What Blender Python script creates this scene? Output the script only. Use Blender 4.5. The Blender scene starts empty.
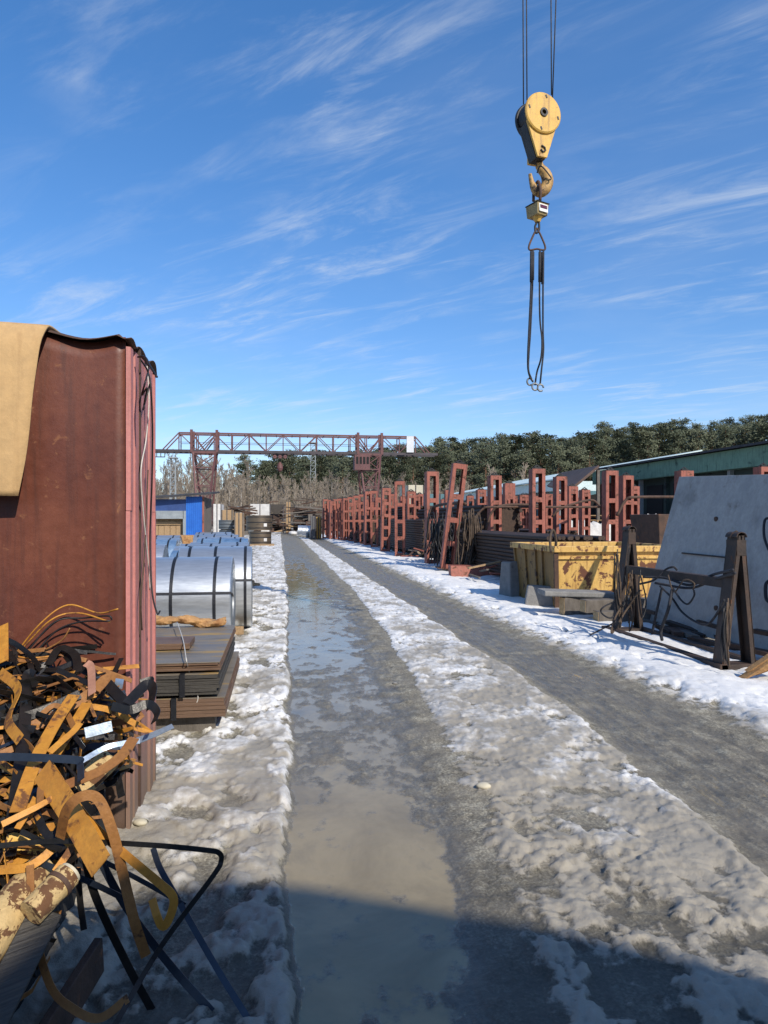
import bpy, math, random
import numpy as np
from mathutils import Vector, Matrix, Euler
random.seed(7)
R = math.radians
scene = bpy.context.scene
col = scene.collection
# ------------------------------------------------------------------ frame: x across the road, y along the road
EYE = 1.65; F = 700.0; HX, HY = 384.0, 520.0
SN, CS = math.sin(R(8.45)), math.cos(R(8.45))
def P(px, py, Y):
    X = (px-HX)/F*Y
    return Vector((X*CS+Y*SN, -X*SN+Y*CS, EYE-(py-HY)/F*Y))
def G(px, py, z=0.0):
    return P(px, py, (EYE-z)*F/(py-HY))
SUNDIR = Vector((0.42, -0.906, 0)).normalized(); SUN_EL = R(37)
# ------------------------------------------------------------------ materials
class NT:
    def __init__(s, mat):
        s.t = mat.node_tree; s.n = s.t.nodes; s.l = s.t.links
    def new(s, typ, **kw):
        n = s.n.new(typ)
        for k, v in kw.items(): setattr(n, k, v)
        return n
    def link(s, a, b): s.l.new(a, b)
    def noise(s, vec, scale, detail=5, rough=.6, dist=0.0):
        n = s.new('ShaderNodeTexNoise'); n.inputs['Scale'].default_value = scale
        n.inputs['Detail'].default_value = detail; n.inputs['Roughness'].default_value = rough
        n.inputs['Distortion'].default_value = dist
        if vec is not None: s.link(vec, n.inputs['Vector'])
        return n.outputs['Fac']
    def ramp(s, fac, stops):
        n = s.new('ShaderNodeValToRGB'); e = n.color_ramp.elements
        while len(e) < len(stops): e.new(0.5)
        for i, (p, c) in enumerate(stops):
            e[i].position = p; e[i].color = (c[0], c[1], c[2], 1) if hasattr(c, '__len__') else (c, c, c, 1)
        s.link(fac, n.inputs['Fac']); return n.outputs['Color']
    def mix(s, fac, a, b, mode='MIX'):
        n = s.new('ShaderNodeMix', data_type='RGBA', blend_type=mode)
        for sock, v in ((n.inputs[0], fac), (n.inputs[6], a), (n.inputs[7], b)):
            if hasattr(v, 'is_output'): s.link(v, sock)
            elif hasattr(v, '__len__'): sock.default_value = (v[0], v[1], v[2], 1)
            elif sock.type == 'RGBA': sock.default_value = (v, v, v, 1)
            else: sock.default_value = v
        return n.outputs[2]
    def math(s, op, a, b=0.0, c=0.0, clamp=False):
        n = s.new('ShaderNodeMath', operation=op, use_clamp=clamp)
        for i, v in enumerate((a, b, c)):
            if hasattr(v, 'is_output'): s.link(v, n.inputs[i])
            else: n.inputs[i].default_value = v
        return n.outputs[0]
    def sstep(s, v, a, b):
        n = s.new('ShaderNodeMapRange', interpolation_type='SMOOTHSTEP')
        s.link(v, n.inputs[0]); n.inputs[1].default_value = a; n.inputs[2].default_value = b
        return n.outputs[0]
def newmat(name):
    m = bpy.data.materials.new(name); m.use_nodes = True
    return m, NT(m), m.node_tree.nodes['Principled BSDF']
M = {}
def pbr(key, stops, scale=4, rough=.7, metal=0, stretch=(1,1,1), bump=.15, bscale=40, patch=None, streak=None, rvar=.15, detail=6, low=None):
    """stops: colour ramp over noise; patch=(colour, scale, threshold, softness); streak=(colour, amount); low=(colour,z0,z1) grime near the foot"""
    m, n, b = newmat(key)
    tc = n.new('ShaderNodeTexCoord').outputs['Object']
    mp = n.new('ShaderNodeMapping'); mp.inputs['Scale'].default_value = stretch; n.link(tc, mp.inputs[0]); v = mp.outputs[0]
    oi = n.new('ShaderNodeObjectInfo').outputs['Random']
    av = n.new('ShaderNodeVectorMath', operation='ADD'); n.link(v, av.inputs[0])
    cx = n.new('ShaderNodeCombineXYZ'); n.link(n.math('MULTIPLY', oi, 37.0), cx.inputs[0]); n.link(n.math('MULTIPLY', oi, 13.0), cx.inputs[2])
    n.link(cx.outputs[0], av.inputs[1]); v = av.outputs[0]
    f1 = n.noise(v, scale, detail)
    k = len(stops); st = [(.3+.4*i/max(1, k-1), c) for i, c in enumerate(stops)]
    c = n.ramp(f1, st)
    fine = n.noise(v, scale*9, 4, .7)
    c = n.mix(.5, c, n.ramp(fine, [(.3, .55), (.7, 1.0)]), 'MULTIPLY')
    rsock = n.math('ADD', n.math('MULTIPLY', fine, rvar*2), rough-rvar)
    if streak:
        mp2 = n.new('ShaderNodeMapping'); mp2.inputs['Scale'].default_value = (9, 9, .5); n.link(tc, mp2.inputs[0])
        sk = n.noise(mp2.outputs[0], 2.2, 4)
        c = n.mix(n.math('MULTIPLY', n.sstep(sk, .48, .72), streak[1]), c, streak[0])
    if patch:
        pf = n.sstep(n.noise(v, patch[1], 8, .68, .4), patch[2], patch[2]+patch[3])
        c = n.mix(pf, c, patch[0])
        rsock = n.math('ADD', rsock, n.math('MULTIPLY', pf, .25), clamp=True)
    if low:
        gp = n.new('ShaderNodeNewGeometry').outputs['Position']
        sx = n.new('ShaderNodeSeparateXYZ'); n.link(gp, sx.inputs[0])
        z = n.math('ADD', sx.outputs[2], n.math('MULTIPLY', n.noise(v, 6, 4), .25))
        c = n.mix(n.sstep(z, low[2], low[1]), c, low[0])
    n.link(c, b.inputs['Base Color'])
    n.link(rsock, b.inputs['Roughness']); b.inputs['Metallic'].default_value = metal
    bp = n.new('ShaderNodeBump'); bp.inputs['Strength'].default_value = bump; bp.inputs['Distance'].default_value = .02
    n.link(n.noise(v, bscale, 5, .65), bp.inputs['Height']); n.link(bp.outputs[0], b.inputs['Normal'])
    M[key] = m; return m
RUST=(.16,.06,.028); DRUST=(.055,.028,.018)
pbr('brown_sheet', [(.105,.027,.014),(.14,.038,.019),(.175,.052,.025)], 2.2, .5, .0, bump=.08, bscale=60, patch=((.22,.085,.035),16,.60,.12), streak=((.06,.022,.015),.55), low=((.10,.06,.04),.35,1.0))
pbr('pink_primer', [(.46,.165,.14),(.54,.205,.175),(.50,.185,.155)], 3, .6, bump=.1, patch=((.2,.09,.06),9,.68,.05), streak=((.25,.09,.07),.5), low=((.17,.11,.075),.1,1.15))
pbr('salmon', [(.20,.058,.036),(.35,.108,.070),(.27,.080,.052)], 3, .65, bump=.12, patch=((.12,.05,.03),4,.56,.06), streak=((.12,.045,.03),.8))
pbr('salmon_far', [(.20,.06,.045),(.28,.09,.065)], 2, .7, bump=.05, patch=((.08,.04,.03),3,.58,.06))
pbr('tan_felt', [(.46,.28,.12),(.58,.37,.165),(.53,.335,.15)], 1.6, .85, bump=.15, bscale=40, patch=((.30,.17,.07),5,.66,.1), streak=((.33,.19,.08),.4))
pbr('dark_edge', [(.02,.014,.012),(.05,.03,.022)], 6, .6)
pbr('zinc', [(.50,.53,.55),(.61,.63,.64),(.70,.71,.71)], 1.2, .36, .78, stretch=(.4,3,3), bump=.04, bscale=6, rvar=.06, patch=((.36,.36,.35),3,.68,.1))
pbr('zinc_end', [(.16,.18,.20),(.28,.32,.36)], 5, .45, .6, stretch=(1,1,1), bump=.2, bscale=80)
pbr('blue_wrap', [(.10,.19,.33),(.17,.28,.43),(.3,.4,.5)], 3, .4, .3, bump=.3, bscale=10)
pbr('band_black', [(.012,.014,.018),(.03,.03,.035)], 8, .45, .3, bump=.05)
pbr('plate_top', [(.13,.11,.08),(.24,.20,.15),(.17,.155,.14)], 2.5, .5, .1, stretch=(.5,2.5,1), bump=.15, patch=((.34,.22,.08),1.8,.55,.06))
pbr('plate_a', [(.10,.055,.035),(.22,.13,.075)], 7, .6, .1, stretch=(.6,.6,30), bump=.4, bscale=10)
pbr('plate_b', [(.03,.028,.027),(.085,.075,.06)], 7, .55, .2, stretch=(.6,.6,30), bump=.4, bscale=10)
pbr('wood', [(.26,.16,.08),(.42,.28,.15),(.34,.22,.115)], 3, .85, stretch=(8,1,8), bump=.5, bscale=20)
pbr('wood_orange', [(.28,.12,.04),(.5,.28,.11),(.42,.2,.07)], 8, .8, bump=.8, bscale=25)
pbr('wood_grey', [(.10,.085,.07),(.19,.165,.14)], 4, .9, stretch=(3,3,1), bump=.4)
pbr('wood_endgrain', [(.4,.26,.12),(.6,.42,.22)], 20, .85, bump=.4)
pbr('yellow_skip', [(.56,.32,.075),(.68,.42,.12),(.62,.37,.09)], 2.5, .55, bump=.1, patch=((.12,.045,.022),4.2,.535,.04), streak=((.26,.12,.035),.8), low=((.28,.17,.06),.02,.5))
pbr('yellow_shade_dirty', [(.24,.13,.035),(.32,.18,.05),(.26,.15,.045)], 3, .7, bump=.2, patch=((.08,.05,.03),5,.56,.06), streak=((.12,.08,.04),.8))  # skip yellow darkened for the walls out of the sun, plus grime patches
pbr('yellow_paint', [(.56,.31,.055),(.70,.42,.085),(.64,.37,.07)], 4, .6, bump=.1, patch=((.20,.10,.04),7,.62,.05), streak=((.30,.17,.06),.8))
pbr('hook_worn', [(.42,.25,.09),(.55,.33,.11),(.30,.17,.07)], 7, .6, bump=.15, patch=((.07,.045,.03),5,.50,.08), streak=((.10,.06,.03),.8))
pbr('scale_yellow', [(.30,.22,.09),(.42,.31,.13)], 6, .6, patch=((.08,.06,.04),12,.56,.06))
pbr('yellow_flake', [(.72,.42,.08),(.82,.52,.14)], 5, .6, bump=.25, patch=((.10,.04,.02),14,.52,.03))
pbr('cream_flake', [(.50,.33,.13),(.62,.44,.20)], 5, .7, bump=.4, patch=((.13,.06,.025),22,.50,.04))
pbr('black_steel', [(.012,.012,.014),(.035,.033,.032)], 6, .5, .3, bump=.15)
pbr('rope_black', [(.012,.013,.018),(.035,.034,.04)], 30, .8, bump=.4, bscale=120)
pbr('rope_steel', [(.035,.035,.04),(.07,.065,.06)], 40, .6, .4, bump=.4, bscale=150)
pbr('hose_brown', [(.05,.032,.02),(.12,.08,.05)], 10, .8, bump=.4)
pbr('wire_white', [(.5,.47,.42),(.66,.62,.55)], 10, .6)
pbr('rack_dark', [(.022,.015,.012),(.045,.028,.02),(.07,.04,.026)], 4, .7, bump=.25, patch=((.11,.05,.025),8,.62,.06))
pbr('brown_rust', [(.045,.026,.018),(.085,.045,.028),(.11,.058,.035)], 5, .75, bump=.25, patch=((.17,.075,.035),9,.6,.06))
pbr('bar_rust', [(.035,.021,.014),(.085,.048,.030)], 3, .75, .1, stretch=(6,.4,6), bump=.2)
pbr('strap_orange', [(.34,.13,.02),(.60,.27,.035),(.48,.19,.028)], 5, .55, .1, bump=.15, patch=((.15,.06,.02),9,.53,.08))
pbr('strap_rust', [(.20,.08,.025),(.34,.15,.04),(.26,.105,.03)], 7, .6, .1, bump=.2, patch=((.07,.03,.015),9,.56,.08))
pbr('strap_black', [(.014,.013,.013),(.04,.036,.032)], 9, .38, .5, bump=.1, patch=((.09,.05,.02),12,.66,.05))
pbr('strap_blue', [(.34,.42,.52),(.48,.56,.64)], 6, .35, .6, bump=.05)
pbr('strap_slate', [(.025,.033,.05),(.05,.065,.09)], 6, .35, .5, bump=.05)
pbr('strap_salmon', [(.42,.2,.13),(.55,.28,.18)], 6, .6)
pbr('grey_plate', [(.27,.245,.215),(.43,.39,.345),(.35,.32,.285)], 2.0, .65, 0, bump=.12, bscale=25, patch=((.20,.17,.14),2.6,.57,.16), streak=((.30,.29,.28),.5))
pbr('concrete', [(.19,.185,.175),(.29,.28,.26)], 6, .9, bump=.5, bscale=30, patch=((.12,.11,.10),4,.58,.1))
pbr('blue_paint', [(.012,.12,.50),(.02,.17,.62)], 3, .5, bump=.05, patch=((.02,.07,.25),3,.62,.1))
pbr('blue_dark', [(.02,.05,.17),(.03,.075,.24)], 3, .5)
pbr('frame_grey', [(.22,.25,.27),(.32,.35,.36)], 4, .6)
pbr('roof_tar', [(.03,.03,.034),(.06,.06,.065)], 4, .85)
pbr('dark_void', [(.008,.008,.008),(.015,.014,.013)], 4, .9)
pbr('green_wall', [(.12,.22,.155),(.17,.30,.21),(.14,.26,.18)], 1.2, .75, bump=.1, patch=((.02,.03,.026),.9,.58,.12), streak=((.02,.035,.03),.6))
pbr('green_dark', [(.018,.032,.028),(.035,.055,.048)], 1.2, .8, patch=((.012,.013,.013),1.2,.55,.1))
pbr('teal_wall', [(.075,.17,.19),(.11,.23,.25)], .8, .7, streak=((.04,.08,.09),.6))
pbr('teal_roof', [(.55,.68,.66),(.68,.80,.78)], .8, .6)
pbr('brown_roof', [(.10,.06,.045),(.16,.10,.075)], 1.5, .8, streak=((.05,.03,.025),.5))
pbr('cream_sheet', [(.5,.45,.33),(.62,.56,.42)], 1.5, .7)
pbr('white_dirty', [(.5,.48,.45),(.72,.7,.66)], 2, .8, bump=.2)
pbr('crane_paint', [(.10,.042,.042),(.165,.065,.06)], 1.0, .65, patch=((.07,.04,.035),2,.55,.1))
pbr('crane_dark', [(.035,.03,.035),(.07,.055,.06)], 1, .65)
pbr('crane_white', [(.55,.56,.58),(.66,.67,.68)], 1, .6)
pbr('roll_steel', [(.07,.055,.04),(.20,.15,.10),(.12,.10,.08)], 3, .45, .6, stretch=(.5,.5,5), bump=.1)
pbr('roll_grey', [(.14,.15,.15),(.3,.31,.31)], 3, .45, .6, stretch=(.5,.5,5), bump=.1)
pbr('corrugated', [(.16,.17,.17),(.24,.25,.25)], 2, .6, .3)
pbr('bark_pine', [(.10,.06,.04),(.27,.14,.075)], 2, .9, bump=.3)
pbr('bark_bare', [(.20,.17,.14),(.34,.29,.25)], 3, .9)
pbr('bark_birch', [(.34,.31,.27),(.52,.48,.43)], 3, .9)
pbr('twig', [(.25,.205,.155),(.36,.30,.235)], .2, .9)
def foliage(key, cols):
    m, n, b = newmat(key)
    oi = n.new('ShaderNodeObjectInfo').outputs['Random']
    tc = n.new('ShaderNodeTexCoord').outputs['Object']
    f = n.noise(tc, .9, 3)
    f = n.math('ADD', n.math('MULTIPLY', oi, .35), n.math('MULTIPLY', f, .7))
    n.link(n.ramp(f, [(.25+.45*i/(len(cols)-1), c) for i, c in enumerate(cols)]), b.inputs['Base Color'])
    b.inputs['Roughness'].default_value = .75; b.inputs['Specular IOR Level'].default_value = .2
    M[key] = m
foliage('needles', [(.062,.075,.046),(.088,.10,.06),(.12,.13,.08)])
m, n, b = newmat('scale_face'); b.inputs['Base Color'].default_value = (.7,.68,.62,1); b.inputs['Roughness'].default_value=.5; M['scale_face']=m
m, n, b = newmat('display'); b.inputs['Base Color'].default_value = (.03,.012,.03,1); b.inputs['Roughness'].default_value=.15; M['display']=m
m, n, b = newmat('digit'); b.inputs['Base Color'].default_value = (.35,.08,.12,1); M['digit']=m
# ------------------------------------------------------------------ mesh helpers
ORG = {}
def crom(pts, k=6):
    pts = [Vector(p) for p in pts]
    if len(pts) < 3: 
        return [pts[0].lerp(pts[-1], i/k) for i in range(k+1)]
    out = []
    for i in range(len(pts)-1):
        p0 = pts[i-1] if i else pts[0]*2-pts[1]; p1, p2 = pts[i], pts[i+1]
        p3 = pts[i+2] if i+2 < len(pts) else p2*2-p1
        for j in range(k):
            t = j/k
            out.append(.5*((2*p1)+(-p0+p2)*t+(2*p0-5*p1+4*p2-p3)*t*t+(-p0+3*p1-3*p2+p3)*t**3))
    out.append(pts[-1]); return out
class MB:
    def __init__(s): s.v = []; s.f = []
    def quadbox(s, c8):
        b = len(s.v); s.v += [Vector(p) for p in c8]
        for f in ((0,3,2,1),(4,5,6,7),(0,1,5,4),(1,2,6,5),(2,3,7,6),(3,0,4,7)): s.f.append(tuple(b+i for i in f))
        return s
    def box(s, c, size, rot=None):
        hx, hy, hz = size[0]/2, size[1]/2, size[2]/2
        pts = [Vector(p) for p in ((-hx,-hy,-hz),(hx,-hy,-hz),(hx,hy,-hz),(-hx,hy,-hz),(-hx,-hy,hz),(hx,-hy,hz),(hx,hy,hz),(-hx,hy,hz))]
        if rot is not None:
            m = Euler(rot).to_matrix(); pts = [m@p for p in pts]
        c = Vector(c); return s.quadbox([p+c for p in pts])
    def b2(s, x0,x1,y0,y1,z0,z1): return s.box(((x0+x1)/2,(y0+y1)/2,(z0+z1)/2),(x1-x0,y1-y0,z1-z0))
    def bar(s, p0, p1, w, h=None, up=(0,0,1)):
        p0, p1 = Vector(p0), Vector(p1); h = h or w; d = (p1-p0).normalized(); up = Vector(up)
        if abs(d.dot(up)) > .97: up = Vector((0,1,0))
        x = d.cross(up).normalized(); z = x.cross(d)
        a = [(-x*w-z*h)/2, (x*w-z*h)/2, (x*w+z*h)/2, (-x*w+z*h)/2]
        return s.quadbox([p0+q for q in a]+[p1+q for q in a])
    def tube(s, pts, r, n=6, cap=True):
        pts = [Vector(p) for p in pts]; b = len(s.v); N = len(pts); ref = None
        for i, p in enumerate(pts):
            d = (pts[min(i+1, N-1)]-pts[max(i-1, 0)])
            d = d.normalized() if d.length > 1e-9 else Vector((0,0,1))
            if ref is None:
                ref = Vector((0,0,1)) if abs(d.z) < .9 else Vector((1,0,0))
            x = (ref-d*ref.dot(d)).normalized(); ref = x; y = d.cross(x)
            rr = r[i] if hasattr(r, '__len__') else r
            for k in range(n):
                a = 2*math.pi*k/n; s.v.append(p+x*(math.cos(a)*rr)+y*(math.sin(a)*rr))
        for i in range(N-1):
            for k in range(n):
                k2 = (k+1) % n; s.f.append((b+i*n+k, b+i*n+k2, b+(i+1)*n+k2, b+(i+1)*n+k))
        if cap:
            s.f.append(tuple(b+k for k in range(n))[::-1]); s.f.append(tuple(b+(N-1)*n+k for k in range(n)))
        return s
    def ribbon(s, pts, w, nrm, th=.002, twist=0.0, w1=None):
        pts = [Vector(p) for p in pts]; N = len(pts); b = len(s.v); ref = Vector(nrm).normalized()
        for i, p in enumerate(pts):
            d = (pts[min(i+1, N-1)]-pts[max(i-1, 0)]).normalized()
            q = ref-d*ref.dot(d)
            if q.length < .05: q = d.orthogonal()
            q.normalize(); ref = q if twist == 0 else (Matrix.Rotation(twist/N, 3, d)@q)
            x = d.cross(q).normalized(); ww = w if w1 is None else w+(w1-w)*i/(N-1)
            s.v += [p-x*ww/2-q*th/2, p+x*ww/2-q*th/2, p+x*ww/2+q*th/2, p-x*ww/2+q*th/2]
        for i in range(N-1):
            for k in range(4):
                k2 = (k+1) % 4; s.f.append((b+i*4+k, b+i*4+k2, b+(i+1)*4+k2, b+(i+1)*4+k))
        s.f.append((b+3,b+2,b+1,b)); e = b+(N-1)*4; s.f.append((e,e+1,e+2,e+3)); return s
    def lathe(s, prof, n=32, c=(0,0,0), axis='Z', closed=True):
        b = len(s.v); c = Vector(c); K = len(prof)
        for k in range(n):
            a = 2*math.pi*k/n
            for r, h in prof:
                if axis == 'Z': p = Vector((r*math.cos(a), r*math.sin(a), h))
                elif axis == 'X': p = Vector((h, r*math.cos(a), r*math.sin(a)))
                else: p = Vector((r*math.cos(a), h, r*math.sin(a)))
                s.v.append(p+c)
        for k in range(n):
            k2 = (k+1) % n
            for i in range(K if closed else K-1):
                j = (i+1) % K; f = (b+k*K+i, b+k2*K+i, b+k2*K+j, b+k*K+j)
                s.f.append(f if axis != 'Y' else f[::-1])
        return s
    def prism(s, poly, dirv):
        b = len(s.v); n = len(poly); dirv = Vector(dirv)
        s.v += [Vector(p) for p in poly]+[Vector(p)+dirv for p in poly]
        s.f.append(tuple(b+i for i in range(n))[::-1]); s.f.append(tuple(b+n+i for i in range(n)))
        for i in range(n):
            j = (i+1) % n; s.f.append((b+i, b+j, b+n+j, b+n+i))
        return s
    def grid(s, fn, nu, nv):
        b = len(s.v)
        for i in range(nu+1):
            for j in range(nv+1): s.v.append(Vector(fn(i/nu, j/nv)))
        for i in range(nu):
            for j in range(nv):
                a = b+i*(nv+1)+j; s.f.append((a, a+nv+1, a+nv+2, a+1))
        return s
    def build(s, name, mat, parent=None, smooth=False, bevel=0, solid=0, local=False):
        o0 = Vector((0,0,0))
        if parent is not None and not local: o0 = ORG[parent]
        me = bpy.data.meshes.new(name)
        if parent is None and not local:      # put the origin at the foot of the thing
            xs=[v.x for v in s.v]; ys=[v.y for v in s.v]; zs=[v.z for v in s.v]
            o0 = Vector(((min(xs)+max(xs))/2,(min(ys)+max(ys))/2,min(zs)))
        me.from_pydata([tuple(v-o0) for v in s.v], [], s.f)
        import bmesh
        bm = bmesh.new(); bm.from_mesh(me); bmesh.ops.recalc_face_normals(bm, faces=bm.faces); bm.to_mesh(me); bm.free()
        me.materials.append(M[mat] if isinstance(mat, str) else mat)
        o = bpy.data.objects.new(name, me); col.objects.link(o)
        if parent is not None: o.parent = parent; ORG[o] = o0
        else: o.location = o0; ORG[o] = o0
        if smooth:
            me.polygons.foreach_set('use_smooth', [True]*len(me.polygons))
            if smooth != 'full': me.set_sharp_from_angle(angle=R(35))
        if solid:
            md = o.modifiers.new('solid', 'SOLIDIFY'); md.thickness = solid
        if bevel:
            md = o.modifiers.new('bevel', 'BEVEL'); md.width = bevel; md.segments = 2; md.limit_method = 'ANGLE'
        return o
def tag(o, label=None, cat=None, group=None, kind=None):
    if label: o['label'] = label
    if cat: o['category'] = cat
    if group: o['group'] = group
    if kind: o['kind'] = kind
    return o
def empty(name, loc, label, cat, group=None):
    o = bpy.data.objects.new(name, None); col.objects.link(o); o.location = loc; o.empty_display_size = .2
    ORG[o] = Vector(loc); return tag(o, label, cat, group)
def copy_tree(o, parent=None):
    c = o.copy(); col.objects.link(c)
    if parent is not None: c.parent = parent
    for ch in list(o.children): copy_tree(ch, c)
    return c
ORD = ['first','second','third','fourth','fifth','sixth','seventh','eighth','ninth','tenth','eleventh','twelfth','thirteenth','fourteenth','fifteenth','sixteenth']
# ------------------------------------------------------------------ numpy noise
rng = np.random.default_rng(3)
PERM = rng.permutation(4096).astype(np.int64); GR = rng.uniform(0, 2*np.pi, 4096); RX = rng.uniform(0,1,4096); RY = rng.uniform(0,1,4096)
def hsh(i, j): return PERM[(PERM[i & 4095]+j) & 4095]
def perlin(x, y):
    xi = np.floor(x).astype(np.int64); yi = np.floor(y).astype(np.int64); xf = x-xi; yf = y-yi
    u = xf**3*(xf*(xf*6-15)+10); v = yf**3*(yf*(yf*6-15)+10)
    def g(a, b):
        th = GR[hsh(xi+a, yi+b)]; return np.cos(th)*(xf-a)+np.sin(th)*(yf-b)
    return ((g(0,0)*(1-u)+g(1,0)*u)*(1-v)+(g(0,1)*(1-u)+g(1,1)*u)*v)*1.5
def fbm(x, y, o=4, gain=.5):
    r = 0; a = 1; t = 0
    for k in range(o):
        r = r+a*perlin(x*2**k+17*k, y*2**k+31*k); t += a; a *= gain
    return r/t
def worley(x, y):
    xi = np.floor(x).astype(np.int64); yi = np.floor(y).astype(np.int64); d = np.full(x.shape, 9.0)
    for a in (-1,0,1):
        for b in (-1,0,1):
            h = hsh(xi+a, yi+b); dx = xi+a+RX[h]-x; dy = yi+b+RY[h]-y; d = np.minimum(d, dx*dx+dy*dy)
    return np.sqrt(d)
def ss(a, b, v):
    t = np.clip((v-a)/(b-a), 0, 1); return t*t*(3-2*t)
# ------------------------------------------------------------------ ground
def ground_fields(x, y):
    wx = x+.10*fbm(x*.8+3, y*.5, 3)+.035*fbm(x*5, y*4, 3)
    eL = np.interp(y, [2, 6, 20, 60], [.03, .10, .2, .1])
    eR = np.interp(y, [2.2, 3, 5, 9, 15, 60], [.80, .95, 1.22, 1.48, 1.68, 1.8])
    eC = np.interp(y, [2, 3.2, 6, 9, 30], [2.05, 2.25, 2.52, 2.48, 2.5])
    eD = np.interp(y, [2, 5, 9, 30], [3.75, 3.55, 3.4, 3.55])
    w = .07
    left = 1-ss(eL-w, eL+w*.4, wx)
    wc = .22-.14*ss(4, 9, y)
    cen = ss(eR-wc, eR+wc, wx)*(1-ss(eC-.09, eC+.09, wx))
    right = ss(eD-.22, eD+.2, wx)
    n1 = fbm(x*1.1, y*.9, 5); n2 = fbm(x*4.2+9, y*3.4, 4); n3 = fbm(x*14, y*12, 3, .6); n4 = fbm(x*38, y*34, 2, .6)
    lump = np.clip(.62-worley(x*9+n2*.6, y*7.5+n3*.3), 0, 1)**1.3
    lump2 = np.clip(.6-worley(x*22+n3, y*19), 0, 1)
    foot = np.clip(.30-worley(x*2.1+.3*n1, y*1.5), 0, 1)*2
    # snow cover
    sl = left*(.80+.9*n1+.75*n2+.35*n3-1.0*foot)
    bare_left = 1-ss(-1.5, -.75, x)
    sl = sl*(1-.35*bare_left)
    nearb = (1-ss(3.4,5.6,y))*(1-ss(1.2,2.0,x+.12*(y-3)))
    sc = cen*(.80+.6*n1+.65*n2+.4*n3-.5*foot+.15*ss(5,11,y)-.30*nearb)
    sr = right*(.90+.6*n1+.6*n2)*(.55+.45*ss(.1,.6,wx-eD+.2*n2))
    sr = sr*(1-ss(5.0, 6.4, x)*(.55-.9*n1))
    snow = np.clip(np.maximum(np.maximum(sl, sc), sr), 0, 1.2)
    far = ss(60, 110, y)
    hs = ss(.25, .8, snow)
    # height
    rutL = (1-left)*(1-ss(eR-.3, eR+.1, wx)); rutR = ss(eC-.05, eC+.15, wx)*(1-ss(eD-.2, eD+.1, wx))
    z = -.030*rutL*(1-.0*y)-.02*rutR + .012*n1+.010*n2*(1-.3*rutL)+.0035*n3+.0013*n4
    # puddle shelf : near part is a broad pool, later wet flat, then pool again
    fr = (wx-eL)/(eR-eL+1e-3)
    z += rutL*(-.012*(1-ss(3.6,5.0,y)) -.016*ss(7.5,9.5,y)*(1-ss(22,40,y))*(1-ss(.35,.75,fr)) + (.010+.012*ss(6,9,y))*n2 + .022*ss(.62, 1.0, fr) + .010*fbm(x*6+4,y*2.1+2,3)+.010*fbm(x*15,y*9,3)+.006*fbm(x*34,y*24,3)+.012*ss(14,30,y))
    z += rutR*(.007*np.sin(wx*26+3*n2+1.5*np.sin(y*.7))*(.5+n1)+.013*fbm(x*20, y*2.2, 4,.6)-.010*np.abs(fbm(x*30, y*14, 3,.6)))
    a_ = fbm(x*2.3+5, y*1.9, 4, .55); plate = ss(-.10, .03, a_); edge = np.exp(-((a_+.03)/.06)**2)
    b_ = fbm(x*5.5+2, y*4.6+8, 4, .6); pl2 = ss(-.10, .02, b_)
    crumb = np.abs(fbm(x*17+7, y*15, 3, .65)); crumb2 = np.clip(.55-worley(x*26+n3, y*24), 0, 1)
    fine_ = .35+.65*np.clip(edge+cen*.8, 0, 1)
    hgt = .014+.018*plate+.007*pl2+.018*n1+.007*b_+fine_*(.014*crumb+.008*crumb2+.006*n3+.006*n4)
    z += hs*(left*(hgt*.9+.012)+cen*hgt*.8*(1-.25*far)+right*(.035+.035*ss(3.6,4.1,x)*(1-ss(4.2,4.9,x))+hgt*.30*(1-.5*ss(4.4,5,x))+.03*n1))
    z -= .05*foot*hs*(left+.6*cen)
    z += (1-hs)*.006*(np.clip(.5-worley(x*34, y*30), 0, 1)*ss(.35,.9,(wx-eL)/(eR-eL+1e-3))+.5*n4*(1-rutL))
    z = z*(1-far)+far*(.03*n1)
    LV = -.0305
    wet = np.clip(1-(z-LV)/.026, 0, 1)
    water = np.clip(.5+(LV-z+.0015*n4+.002*n3)/.016, 0, 1)*(1-ss(60,90,y)); z = np.where(z < LV, LV+(z-LV)*.04, z)
    slush = np.clip(1-.62*plate-.42*pl2, 0, 1)*(1-.75*right)
    dirt_shade = np.clip(.06+.34*nearb+.50*cen*(1-ss(3.4,12,y)*.55)+.45*right*(1-ss(.0,.55,wx-eD-.25*n1-.2*n2))+.10*left+.02*right+.50*(1-ss(2.2,3.8,y))+.45*(n1)*(1-.6*right)+.42*slush+.12*left+.10*n3+.35*np.clip(.5-snow,0,1), 0, 1)  # nearest-rows term puts foreground shade into the colour; the rest is real grime
    return z, snow, wet, dirt_shade, water
def spaced(a, b, step): return list(np.arange(a, b, step))
def geo(a, b, r, st):
    out = []; x = a
    while x < b: out.append(x); x += st; st *= r
    out.append(b); return out
ys = [-60,-30,-15,-8,-4,-2,-1,-.4,0,.3,.6]+spaced(.8, 1.6, .03)
y = 1.6
while y < 70: ys.append(y); y += max(.0075, .0075*(y/1.9)**1.02) if y < 8 else .0046*y
ys += geo(y, 900, 1.12, .6)
xs = [-v for v in geo(3.0, 900, 1.25, .06)][::-1]
xs += spaced(-2.94, -1.6, .03)+spaced(-1.6, 4.2, .0125)+spaced(4.2, 6.5, .022)
xs += geo(6.5, 900, 1.16, .03)
ya = np.array(ys); xa = np.array(sorted(set(round(v,5) for v in xs)))
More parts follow.
